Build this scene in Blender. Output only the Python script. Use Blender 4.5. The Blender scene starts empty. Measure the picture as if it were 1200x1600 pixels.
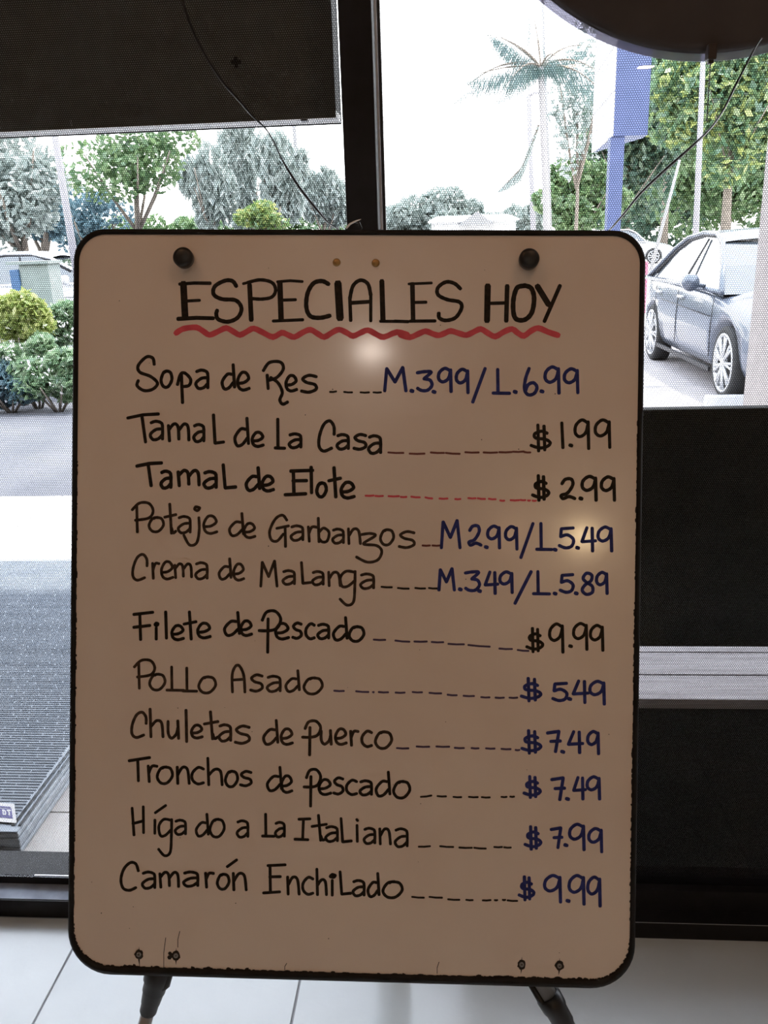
import bpy, bmesh, math, random
import numpy as np
from mathutils import Vector, Matrix
random.seed(7); RNG = np.random.default_rng(7)
SC = bpy.context.scene; COL = SC.collection

# ---------------------------------------------------------------- camera
CAM = Vector((0, 0, 1.45)); FPX = 1360.0
YAW, PITCH, ROLL = (math.radians(a) for a in (4.55, 17.4, -1.86))
_f = Vector((-math.sin(YAW)*math.cos(PITCH), math.cos(YAW)*math.cos(PITCH), -math.sin(PITCH)))
_r = Vector((math.cos(YAW), math.sin(YAW), 0)); _u = _r.cross(_f)
R_ = _r*math.cos(ROLL) + _u*math.sin(ROLL); U_ = -_r*math.sin(ROLL) + _u*math.cos(ROLL)
cd = bpy.data.cameras.new('camera'); cd.sensor_fit = 'HORIZONTAL'; cd.sensor_width = 36
cd.lens = 36*FPX/1200; cd.clip_start = .02; cd.clip_end = 500
cam = bpy.data.objects.new('camera', cd); COL.objects.link(cam)
mw = Matrix(((R_.x, U_.x, -_f.x, CAM.x), (R_.y, U_.y, -_f.y, CAM.y), (R_.z, U_.z, -_f.z, CAM.z), (0, 0, 0, 1)))
cam.matrix_world = mw; SC.camera = cam

# ---------------------------------------------------------------- sky, sun, exposure
SC.view_settings.view_transform = 'Standard'; SC.view_settings.look = 'None'
SC.view_settings.gamma = 1; SC.view_settings.use_curve_mapping = False
SC.view_settings.exposure = 0.0
wd = bpy.data.worlds.new('sky'); SC.world = wd; wd.use_nodes = True
nt = wd.node_tree; bg = nt.nodes['Background']
tc = nt.nodes.new('ShaderNodeTexCoord'); sx = nt.nodes.new('ShaderNodeSeparateXYZ')
rp = nt.nodes.new('ShaderNodeValToRGB'); nt.links.new(tc.outputs['Generated'], sx.inputs[0])
nt.links.new(sx.outputs['Z'], rp.inputs[0]); nt.links.new(rp.outputs[0], bg.inputs[0])
rp.color_ramp.elements[0].position = 0; rp.color_ramp.elements[0].color = (1, 1, 1, 1)
rp.color_ramp.elements[1].position = .9; rp.color_ramp.elements[1].color = (.72, .83, 1, 1)
bg.inputs[1].default_value = 8.0
sl = bpy.data.lights.new('sun', 'SUN'); sl.energy = 8; sl.angle = math.radians(2); sl.color = (1, .96, .9)
sun = bpy.data.objects.new('sun', sl); COL.objects.link(sun)
sun.rotation_euler = Vector((.32, .12, 1)).to_track_quat('Z', 'Y').to_euler(); sun.location = (3, 3, 12)
SC.cycles.use_denoising = True
SC.cycles.transparent_max_bounces = 24; SC.cycles.max_bounces = 10
SC.cycles.sample_clamp_indirect = 6
SC.cycles.caustics_reflective = False; SC.cycles.caustics_refractive = False

# ---------------------------------------------------------------- helpers
def ray(x, y): return R_*((x-600)/FPX) + U_*((800-y)/FPX) + _f
def at(x, y, Y):
    d = ray(x, y); return CAM + d*(Y/d.y)
def gnd(x, y, z=0.0):
    d = ray(x, y); return CAM + d*((z-CAM.z)/d.z)
def tag(o, label=None, cat=None, group=None, kind=None):
    if label: o['label'] = label
    if cat: o['category'] = cat
    if group: o['group'] = group
    if kind: o['kind'] = kind
    return o
def empty(name, loc=(0, 0, 0), rz=0.0, parent=None):
    o = bpy.data.objects.new(name, None); COL.objects.link(o); o.location = loc
    o.rotation_euler = (0, 0, rz); o.empty_display_size = .1
    if parent: o.parent = parent
    return o
def struct(o): o['kind'] = 'structure'; return o
class MB:
    """collects shapes, then links them as one mesh object"""
    def __init__(s): s.v = []; s.f = []; s.m = []; s.sm = []
    def add(s, vs, fs, mi=0, smooth=False):
        b = len(s.v); s.v += [tuple(v) for v in vs]
        for f in fs: s.f.append(tuple(i+b for i in f)); s.m.append(mi); s.sm.append(smooth)
        return s
    def box(s, a, b, mi=0, M=None):
        vs = [Vector((x, y, z)) for z in (a[2], b[2]) for y in (a[1], b[1]) for x in (a[0], b[0])]
        if M: vs = [M @ v for v in vs]
        return s.add(vs, [(0, 2, 3, 1), (4, 5, 7, 6), (0, 1, 5, 4), (2, 6, 7, 3), (0, 4, 6, 2), (1, 3, 7, 5)], mi)
    def tube(s, pts, r, n=10, mi=0, caps=True):
        pts = [Vector(p) for p in pts]; rr = r if isinstance(r, (list, tuple)) else [r]*len(pts)
        vs = []; fs = []; up = None
        for i, p in enumerate(pts):
            d = (pts[min(i+1, len(pts)-1)]-pts[max(i-1, 0)])
            d = d.normalized() if d.length > 1e-9 else Vector((0, 0, 1))
            if up is None: up = d.orthogonal().normalized()
            up = (up-d*up.dot(d)).normalized(); w = d.cross(up)
            for k in range(n):
                a = 2*math.pi*k/n; vs.append(p+(up*math.cos(a)+w*math.sin(a))*rr[i])
        for i in range(len(pts)-1):
            for k in range(n):
                k2 = (k+1) % n; fs.append((i*n+k, i*n+k2, (i+1)*n+k2, (i+1)*n+k))
        if caps: fs += [tuple(range(n))[::-1], tuple((len(pts)-1)*n+k for k in range(n))]
        return s.add(vs, fs, mi, True)
    def lathe(s, prof, a, axis, n=24, mi=0):
        """profile [(distance along axis, radius)...] around the axis from point a"""
        a = Vector(a); d = Vector(axis).normalized(); up = d.orthogonal().normalized(); w = d.cross(up)
        vs = []; fs = []
        for t, r in prof:
            for k in range(n):
                q = 2*math.pi*k/n; vs.append(a+d*t+(up*math.cos(q)+w*math.sin(q))*max(r, 1e-5))
        for i in range(len(prof)-1):
            for k in range(n):
                k2 = (k+1) % n; fs.append((i*n+k, i*n+k2, (i+1)*n+k2, (i+1)*n+k))
        return s.add(vs, fs, mi, True)
    def prism(s, poly, a, b, mi=0):
        """poly: 2D->3D points list at one end; a, b offset vectors of both ends"""
        n = len(poly); A = Vector(a); B = Vector(b)
        vs = [Vector(p)+A for p in poly]+[Vector(p)+B for p in poly]
        fs = [tuple(range(n))[::-1], tuple(range(n, 2*n))]+[(i, (i+1) % n, n+(i+1) % n, n+i) for i in range(n)]
        return s.add(vs, fs, mi)
    def build(s, name, mats, parent=None, bevel=0.0):
        me = bpy.data.meshes.new(name); me.from_pydata(s.v, [], s.f)
        for m in (mats if isinstance(mats, (list, tuple)) else [mats]): me.materials.append(m)
        me.polygons.foreach_set('material_index', s.m); me.polygons.foreach_set('use_smooth', s.sm)
        me.validate()
        bm = bmesh.new(); bm.from_mesh(me); bmesh.ops.recalc_face_normals(bm, faces=bm.faces); bm.to_mesh(me); bm.free()
        o = bpy.data.objects.new(name, me); COL.objects.link(o)
        if parent: o.parent = parent
        if bevel:
            m = o.modifiers.new('bevel', 'BEVEL'); m.width = bevel; m.segments = 2; m.limit_method = 'ANGLE'
        return o
def quads(name, V, mats, parent=None, mi=None):
    """many loose quads at once; V is (n,4,3)"""
    n = len(V); me = bpy.data.meshes.new(name)
    me.vertices.add(n*4); me.vertices.foreach_set('co', V.reshape(-1).astype(np.float32))
    me.loops.add(n*4); me.loops.foreach_set('vertex_index', np.arange(n*4, dtype=np.int32))
    me.polygons.add(n); me.polygons.foreach_set('loop_start', np.arange(n, dtype=np.int32)*4)
    for m in (mats if isinstance(mats, (list, tuple)) else [mats]): me.materials.append(m)
    if mi is not None: me.polygons.foreach_set('material_index', mi.astype(np.int32))
    me.update(); me.validate()
    o = bpy.data.objects.new(name, me); COL.objects.link(o)
    if parent: o.parent = parent
    return o

# ---------------------------------------------------------------- materials
def mat(name, col, rough=.5, metal=0.0, noise=None, bump=None, coat=0.0, spec=.5, coatr=.03):
    """principled; noise=(scale, second colour, detail); bump=(scale, strength)"""
    m = bpy.data.materials.new(name); m.use_nodes = True; t = m.node_tree; b = t.nodes['Principled BSDF']
    b.inputs['Base Color'].default_value = (*col, 1); b.inputs['Roughness'].default_value = rough
    b.inputs['Metallic'].default_value = metal; b.inputs['Coat Weight'].default_value = coat
    b.inputs['Specular IOR Level'].default_value = spec; b.inputs['Coat Roughness'].default_value = coatr
    tcn = t.nodes.new('ShaderNodeTexCoord')
    n = t.nodes.new('ShaderNodeTexNoise'); t.links.new(tcn.outputs['Object'], n.inputs['Vector'])
    sc, c2, det = noise if noise else (12, tuple(c*.9 for c in col), 4)
    n.inputs['Scale'].default_value = sc; n.inputs['Detail'].default_value = det
    r = t.nodes.new('ShaderNodeValToRGB'); r.color_ramp.elements[0].position = .35; r.color_ramp.elements[1].position = .68
    r.color_ramp.elements[0].color = (*col, 1); r.color_ramp.elements[1].color = (*c2, 1)
    t.links.new(n.outputs['Fac'], r.inputs[0]); t.links.new(r.outputs[0], b.inputs['Base Color'])
    if bump:
        n2 = t.nodes.new('ShaderNodeTexNoise'); n2.inputs['Scale'].default_value = bump[0]; n2.inputs['Detail'].default_value = 6
        t.links.new(tcn.outputs['Object'], n2.inputs['Vector'])
        bp = t.nodes.new('ShaderNodeBump'); bp.inputs['Strength'].default_value = bump[1]; bp.inputs['Distance'].default_value = .01
        t.links.new(n2.outputs['Fac'], bp.inputs['Height']); t.links.new(bp.outputs[0], b.inputs['Normal'])
    return m
def leafmat(name, cols, trans=.45, rough=.6):
    m = bpy.data.materials.new(name); m.use_nodes = True; t = m.node_tree; t.nodes.clear()
    g = t.nodes.new('ShaderNodeNewGeometry'); r = t.nodes.new('ShaderNodeValToRGB')
    t.links.new(g.outputs['Random Per Island'], r.inputs[0])
    els = r.color_ramp.elements
    while len(els) < len(cols): els.new(.5)
    for i, c in enumerate(cols): els[i].position = i/(len(cols)-1); els[i].color = (*c, 1)
    d = t.nodes.new('ShaderNodeBsdfDiffuse'); tr = t.nodes.new('ShaderNodeBsdfTranslucent')
    mx = t.nodes.new('ShaderNodeMixShader'); mx.inputs[0].default_value = trans
    gl = t.nodes.new('ShaderNodeBsdfGlossy'); gl.inputs['Roughness'].default_value = .35
    mx2 = t.nodes.new('ShaderNodeMixShader'); mx2.inputs[0].default_value = .05
    o = t.nodes.new('ShaderNodeOutputMaterial')
    t.links.new(r.outputs[0], d.inputs[0]); t.links.new(r.outputs[0], tr.inputs[0])
    t.links.new(d.outputs[0], mx.inputs[1]); t.links.new(tr.outputs[0], mx.inputs[2])
    t.links.new(mx.outputs[0], mx2.inputs[1]); t.links.new(gl.outputs[0], mx2.inputs[2]); t.links.new(mx2.outputs[0], o.inputs[0])
    return m
def emit(name, col, s):
    m = bpy.data.materials.new(name); m.use_nodes = True; t = m.node_tree; t.nodes.clear()
    e = t.nodes.new('ShaderNodeEmission'); e.inputs[0].default_value = (*col, 1); e.inputs[1].default_value = s
    o = t.nodes.new('ShaderNodeOutputMaterial'); t.links.new(e.outputs[0], o.inputs[0]); return m
def glassmat(name, refl=.06, col=(1, 1, 1), rough=0.0):
    m = bpy.data.materials.new(name); m.use_nodes = True; t = m.node_tree; t.nodes.clear()
    a = t.nodes.new('ShaderNodeBsdfTransparent'); a.inputs[0].default_value = (*col, 1)
    g = t.nodes.new('ShaderNodeBsdfGlossy'); g.inputs['Roughness'].default_value = rough
    f = t.nodes.new('ShaderNodeLayerWeight'); f.inputs[0].default_value = .5
    pw = t.nodes.new('ShaderNodeMath'); pw.operation = 'POWER'; pw.inputs[1].default_value = 5; t.links.new(f.outputs['Facing'], pw.inputs[0])
    k = t.nodes.new('ShaderNodeMath'); k.operation = 'MULTIPLY_ADD'; k.inputs[1].default_value = 1-refl; k.inputs[2].default_value = refl
    mx = t.nodes.new('ShaderNodeMixShader'); o = t.nodes.new('ShaderNodeOutputMaterial')
    t.links.new(pw.outputs[0], k.inputs[0]); t.links.new(k.outputs[0], mx.inputs[0])
    t.links.new(a.outputs[0], mx.inputs[1]); t.links.new(g.outputs[0], mx.inputs[2]); t.links.new(mx.outputs[0], o.inputs[0])
    return m
def filmmat(name, pitch=.0039):
    """black perforated window film: clear round holes on a hexagonal grid, thin see-through web between"""
    m = bpy.data.materials.new(name); m.use_nodes = True; t = m.node_tree; t.nodes.clear(); L = t.links
    def N(k, **kw):
        n = t.nodes.new(k)
        for a, b in kw.items(): setattr(n, a, b)
        return n
    tcn = N('ShaderNodeTexCoord'); sp = N('ShaderNodeSeparateXYZ'); L.new(tcn.outputs['Object'], sp.inputs[0])
    def M(op, a, b=None, c=None):
        n = N('ShaderNodeMath', operation=op)
        for i, x in enumerate((a, b, c)):
            if x is None: continue
            if isinstance(x, (int, float)): n.inputs[i].default_value = x
            else: L.new(x, n.inputs[i])
        return n.outputs[0]
    ds = []
    for ox, oz in ((0, 0), (.5, .8660)):
        u = M('ADD', M('DIVIDE', sp.outputs['X'], pitch), ox); v = M('ADD', M('DIVIDE', sp.outputs['Z'], pitch), oz)
        fu = M('SUBTRACT', M('FRACT', u), .5)
        fv = M('MULTIPLY', M('SUBTRACT', M('FRACT', M('DIVIDE', v, 1.7320)), .5), 1.7320)
        ds.append(M('SQRT', M('ADD', M('MULTIPLY', fu, fu), M('MULTIPLY', fv, fv))))
    d = M('MINIMUM', ds[0], ds[1])
    s = N('ShaderNodeMapRange'); s.interpolation_type = 'SMOOTHSTEP'
    L.new(d, s.inputs[0]); s.inputs[1].default_value = .30; s.inputs[2].default_value = .50
    s.inputs[3].default_value = 1.0; s.inputs[4].default_value = .20
    cc = N('ShaderNodeCombineColor')
    for i in range(3): L.new(s.outputs[0], cc.inputs[i])
    tr = N('ShaderNodeBsdfTransparent'); L.new(cc.outputs[0], tr.inputs[0])
    o = N('ShaderNodeOutputMaterial'); L.new(tr.outputs[0], o.inputs[0])
    return m
M_ = {}
M_['board'] = mat('board_melamine', (.78, .665, .56), .26, noise=(9, (.75, .63, .53), 3), coat=.5, coatr=.11, bump=(160, .02))
M_['edge'] = mat('black_edge', (.005, .005, .005), .6, spec=.25, noise=(60, (.012, .010, .009), 4))
M_['chip'] = mat('chipped_black', (.012, .009, .007), .8, noise=(300, (.03, .02, .012), 5))
M_['ink'] = mat('black_marker', (.006, .004, .003), .5, noise=(160, (.025, .016, .010), 2), spec=.2)
M_['ink2'] = mat('worn_black_marker', (.018, .011, .007), .5, noise=(110, (.065, .040, .026), 2), spec=.2)
M_['blue'] = mat('blue_marker', (.015, .022, .13), .5, noise=(120, (.03, .04, .20), 2), spec=.2)
M_['red'] = mat('red_marker', (.72, .085, .11), .45, noise=(70, (.60, .05, .08), 2))
M_['redb'] = mat('dark_red_marker', (.14, .025, .015), .45)
M_['violet'] = mat('violet_marker', (.055, .03, .09), .45)
M_['brass'] = mat('brass', (.42, .26, .10), .35, metal=.8)
M_['blackplastic'] = mat('black_plastic', (.008, .008, .009), .38)
M_['steel'] = mat('brushed_steel', (.55, .55, .56), .35, metal=.9)
M_['grey'] = mat('grey_plastic', (.22, .22, .22), .4)
M_['alu'] = mat('dark_anodised_aluminium', (.008, .008, .009), .5, noise=(40, (.012, .012, .014), 3), spec=.2)
M_['alu_light'] = mat('mill_aluminium', (.62, .63, .66), .38, metal=.6, noise=(30, (.5, .5, .54), 3))
M_['ledge'] = mat('blue_grey_sill', (.20, .22, .27), .7, noise=(25, (.30, .33, .40), 5))  # blue-grey, lighter than the dark sill below it
M_['poster'] = mat('poster_backing', (.15, .16, .15), .85, noise=(30, (.125, .135, .125), 4))
M_['disc'] = mat('sign_backing', (.055, .043, .037), .8, noise=(8, (.035, .027, .025), 3))
M_['tile'] = mat('glazed_floor_tile', (.62, .65, .66), .18, noise=(3.5, (.55, .585, .60), 6), bump=(45, .05))
M_['grout'] = mat('grout', (.36, .37, .39), .9)
M_['plaster'] = mat('cream_plaster', (.28, .20, .14), .9, noise=(2, (.25, .18, .125), 3))
M_['ceil'] = mat('cream_ceiling', (.42, .38, .33), .9)
M_['stucco'] = mat('beige_stucco', (.38, .345, .34), .9, noise=(20, (.33, .30, .295), 5), bump=(60, .2))
M_['asphalt'] = mat('asphalt', (.125, .125, .14), .95, noise=(1.6, (.09, .092, .105), 8), bump=(80, .4))
M_['concrete'] = mat('pale_concrete', (.64, .61, .58), .9, noise=(4, (.57, .545, .52), 6))
M_['lot'] = mat('parking_concrete', (.36, .33, .33), .9, noise=(3, (.30, .28, .285), 6))
M_['benchblack'] = mat('black_bench_panel', (.008, .009, .009), .7, spec=.2, noise=(14, (.016, .016, .016), 5))
M_['film'] = filmmat('perforated_film'); M_['glass'] = glassmat('window_glass', .03)
def translucent(name, col, tr=.6):
    m = bpy.data.materials.new(name); m.use_nodes = True; t = m.node_tree; t.nodes.clear()
    d = t.nodes.new('ShaderNodeBsdfDiffuse'); d.inputs[0].default_value = (*col, 1)
    a = t.nodes.new('ShaderNodeBsdfTransparent'); a.inputs[0].default_value = (*[c*.9 for c in col], 1)
    mx = t.nodes.new('ShaderNodeMixShader'); mx.inputs[0].default_value = tr; o = t.nodes.new('ShaderNodeOutputMaterial')
    t.links.new(d.outputs[0], mx.inputs[1]); t.links.new(a.outputs[0], mx.inputs[2]); t.links.new(mx.outputs[0], o.inputs[0]); return m
M_['acrylic'] = translucent('smoky_acrylic', (.55, .55, .63), .55)

# ---------------------------------------------------------------- room shell
GY = 1.60                                    # glass plane
FY = 1.555                                   # room-side foot of the window wall
X0, X1, YB, HC = -3.6, 3.6, -7.2, 2.9
fl = struct(MB().box((X0, YB, -.08), (X1, FY+.02, -.004)).build('floor', M_['grout']))

TS = .51; xg = -.3165
yrow = 1.045
tm = MB().box((-TS/2+.0024, -TS/2+.0024, -.004), (TS/2-.0024, TS/2-.0024, 0)).build('tile', M_['tile'], fl, bevel=.001)
first = True
for i in range(-6, 8):
    for j in range(-14, 2):
        cx = xg-TS/2+i*TS; cy = yrow-TS/2+j*TS
        ax, bx = max(cx-TS/2, X0), min(cx+TS/2, X1); ay, by = max(cy-TS/2, YB), min(cy+TS/2, FY)
        if bx-ax < .02 or by-ay < .02: continue
        whole = (bx-ax) > TS-.001 and (by-ay) > TS-.001
        if whole:
            if first: o = tm; first = False
            else: o = tm.copy(); COL.objects.link(o)
            o.location = (cx, cy, 0)
        else:
            MB().box((ax+.0024, ay+.0024, -.004), (bx-.0024, by-.0024, 0)).build('tile', M_['tile'], fl)
struct(MB().box((X0, YB, HC), (X1, 1.72, HC+.12)).build('ceiling', M_['ceil']))
struct(MB().box((X0-.12, YB-.12, -.08), (X0, 1.72, HC+.12)).build('wall_left', M_['plaster']))
struct(MB().box((X1, YB-.12, -.08), (X1+.12, 1.72, HC+.12)).build('wall_right', M_['plaster']))
struct(MB().box((X0, YB-.12, -.08), (X1, YB, HC+.12)).build('wall_back', M_['plaster']))

# mullion between the two panes, and the frames of both
ml = at(527, 0, 1.52).x; mr = at(580, 0, 1.52).x
mu = struct(MB().box((ml, 1.52, .0), (mr, 1.68, HC)).build('trim_1', M_['alu'], bevel=.002))
MB().box((mr, 1.575, .03), (mr+.0035, 1.60, HC)).build('glazing_bead', M_['alu_light'], mu)
MB().box((mr+.0035, 1.585, .03), (mr+.0085, 1.60, HC)).build('gasket', M_['blackplastic'], mu)
def zat(px, py, Y): return at(px, py, Y).z
# left pane
zl1 = zat(50, 1407.5, FY)
w1 = struct(empty('window_1', (X0, GY, 0)))
def part(mb, name, m, root, **k):
    o = mb.build(name, m, root, **k); o.matrix_parent_inverse = Matrix.Translation(root.location).inverted(); return o
part(MB().box((X0, FY, 0), (ml, 1.72, zl1)), 'sill', [M_['alu']], w1)
yb = gnd(50, 1381, zl1+.001).y
part(MB().box((X0, FY+.004, zl1), (ml, yb, zl1+.0015)), 'sill_top', M_['ledge'], w1)
zf = zat(50, 1370.5, GY)
part(MB().box((X0, yb, zl1), (ml, GY+.03, zf)), 'bottom_rail', M_['alu'], w1)
pc = at(54, 1370, yb-.002); pd = at(110, 1374.5, yb-.002)
part(MB().box((pc.x, yb-.003, pc.z+.001), (ml, yb, pc.z+.005)), 'rail_strip', M_['alu_light'], w1)
part(MB().box((X0, 1.55, 2.7), (ml, 1.68, HC)), 'head_rail', M_['alu'], w1)
part(MB().box((X0, GY, zf), (ml, GY+.006, 2.7)), 'glass', M_['glass'], w1)
part(MB().add([(X0, GY-.002, zf), (ml, GY-.002, zf), (ml, GY-.002, 2.7), (X0, GY-.002, 2.7)], [(0, 1, 2, 3)]), 'perforated_film', M_['film'], w1)
# right pane
zr = zat(1100, 1443, FY-.012); zr2 = zat(1100, 1392, GY-.02)
w2 = struct(empty('window_2', (X1, GY, 0)))
part(MB().box((mr, FY-.012, 0), (X1, 1.72, zr)), 'sill', M_['alu'], w2)
part(MB().box((mr, FY-.013, zr-.0016), (X1, FY-.0115, zr-.0004)), 'rail_strip', M_['steel'], w2)  # bright strip standing in for the highlight along the sill edge
part(MB().box((mr, GY-.022, zr), (X1, GY+.03, zr2)), 'bottom_rail', M_['alu'], w2)
part(MB().box((mr, 1.55, 2.7), (X1, 1.68, HC)), 'head_rail', M_['alu'], w2)
part(MB().box((mr, GY, zr2), (X1, GY+.006, 2.7)), 'glass', M_['glass'], w2)
part(MB().add([(mr, GY-.002, zr2), (X1, GY-.002, zr2), (X1, GY-.002, 2.7), (mr, GY-.002, 2.7)], [(0, 1, 2, 3)]), 'perforated_film', M_['film'], w2)

# ceiling lamps; the bright spots on the board and in the glass are reflections of the white and rear ones
def lamp(loc, col, L, r, lab, grp=None):
    root = empty('ceiling_lamp', loc)
    MB().lathe([(0, r), (.003, r+.018), (.012, r+.02), (.0, r+.02)], (0, 0, -.012), (0, 0, 1)).build('trim_ring', M_['ceil'], root)
    e = emit('lamp_glow', col, L)
    MB().lathe([(0, 0), (0, r)], (0, 0, -.008), (0, 0, 1)).build('diffuser', e, root)
    return tag(root, lab, 'ceiling lamp', grp)
lamp((-.07, -2.14, HC), (1, .86, .76), 115, .07, 'white ceiling lamp nearest behind the camera')
lamp((1.84, -5.85, HC), (1, .74, .42), 620, .085, 'warm ceiling lamp at the right rear of the room')
lamp((1.15, -5.6, HC), (1, .60, .34), 60, .085, 'dim warm ceiling lamp left of the bright rear one')
for i, (x, y) in enumerate(((-3.1, -2.7), (3.1, -2.7), (-2.1, -2.3), (2.1, -2.4))):
    lamp((x, y, HC), (1, .54, .27), 20, .095, 'warm recessed ceiling lamp, '+('far left of the room', 'far right of the room', 'left of the white lamp', 'right of the white lamp')[i], 'warm recessed ceiling lamps')
for x in (-.75, .65):  # unseen lamps, added overhead to brighten the top of the board
    lamp((x, .25, HC), (1, .52, .26), 36, .095, 'added warm ceiling lamp above the '+('left' if x < 0 else 'right')+' side of the menu board', 'warm recessed ceiling lamps')

# ---------------------------------------------------------------- the menu board on its easel
TL = Vector((-.40071462, .9594272, 1.4705599))
BU = Vector((.60921801, .02291846, -.02069191)); BV = Vector((-.01863164, -.23456851, -.77016862))
BW, BH = BU.length, BV.length
ux = BU.normalized(); uz = -BV.normalized(); nb = ux.cross(uz).normalized()       # nb points towards the room
uz = nb.cross(ux).normalized()*1.0
if uz.z < 0: uz = -uz
if nb.y > 0: nb = -nb
BM = Matrix(((ux.x, -nb.x, uz.x, TL.x), (ux.y, -nb.y, uz.y, TL.y), (ux.z, -nb.z, uz.z, TL.z), (0, 0, 0, 1)))   # board space: x right, y into the board, z up from its top-left corner
BI = BM.inverted()
def onb(px, py, off=0.0):
    """pixel -> board space; off > 0 is towards the room"""
    d = ray(px, py); P0 = TL+nb*off; t = (P0-CAM).dot(nb)/d.dot(nb)
    return BI @ (CAM+d*t)
sign = empty('easel_sign'); sign.matrix_world = BM
tag(sign, 'white menu board with black edging, handwritten specials, on a tripod easel', 'sign')
def rrect(x0, x1, z0, z1, rt, rb, n=10):
    pts = []
    for cx, cz, r, a0 in ((x1-rt, z1-rt, rt, 0), (x0+rt, z1-rt, rt, 90), (x0+rb, z0+rb, rb, 180), (x1-rb, z0+rb, rb, 270)):
        for k in range(n+1):
            a = math.radians(a0+90*k/n); pts.append((cx+r*math.cos(a), cz+r*math.sin(a)))
    return pts
outer = rrect(0, BW, -BH, 0, .034, .047); inner = rrect(.0056, BW-.0056, -BH+.0088, -.0056, .029, .041)
n = len(inner); mb = MB()
mb.add([(x, 0, z) for x, z in inner]+[(x, .014, z) for x, z in inner], [tuple(range(n))[::-1], tuple(range(n, 2*n))]+[(i, (i+1) % n, n+(i+1) % n, n+i) for i in range(n)])
board = mb.build('board', M_['board'], sign)
mb = MB(); vs = []
mid = [((a[0]+b[0])/2, (a[1]+b[1])/2) for a, b in zip(outer, inner)]
for ring, y in ((inner, .0005), (inner, -.0012), (mid, -.0026), (outer, -.0008), (outer, .0165), (inner, .0165)):
    vs += [(x, y, z) for x, z in ring]
mb.add(vs, [(k*n+i, k*n+(i+1) % n, (k+1)*n+(i+1) % n, (k+1)*n+i) for k in range(5) for i in range(n)], 0, True)
mb.build('edge_trim', M_['edge'], sign)

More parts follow.
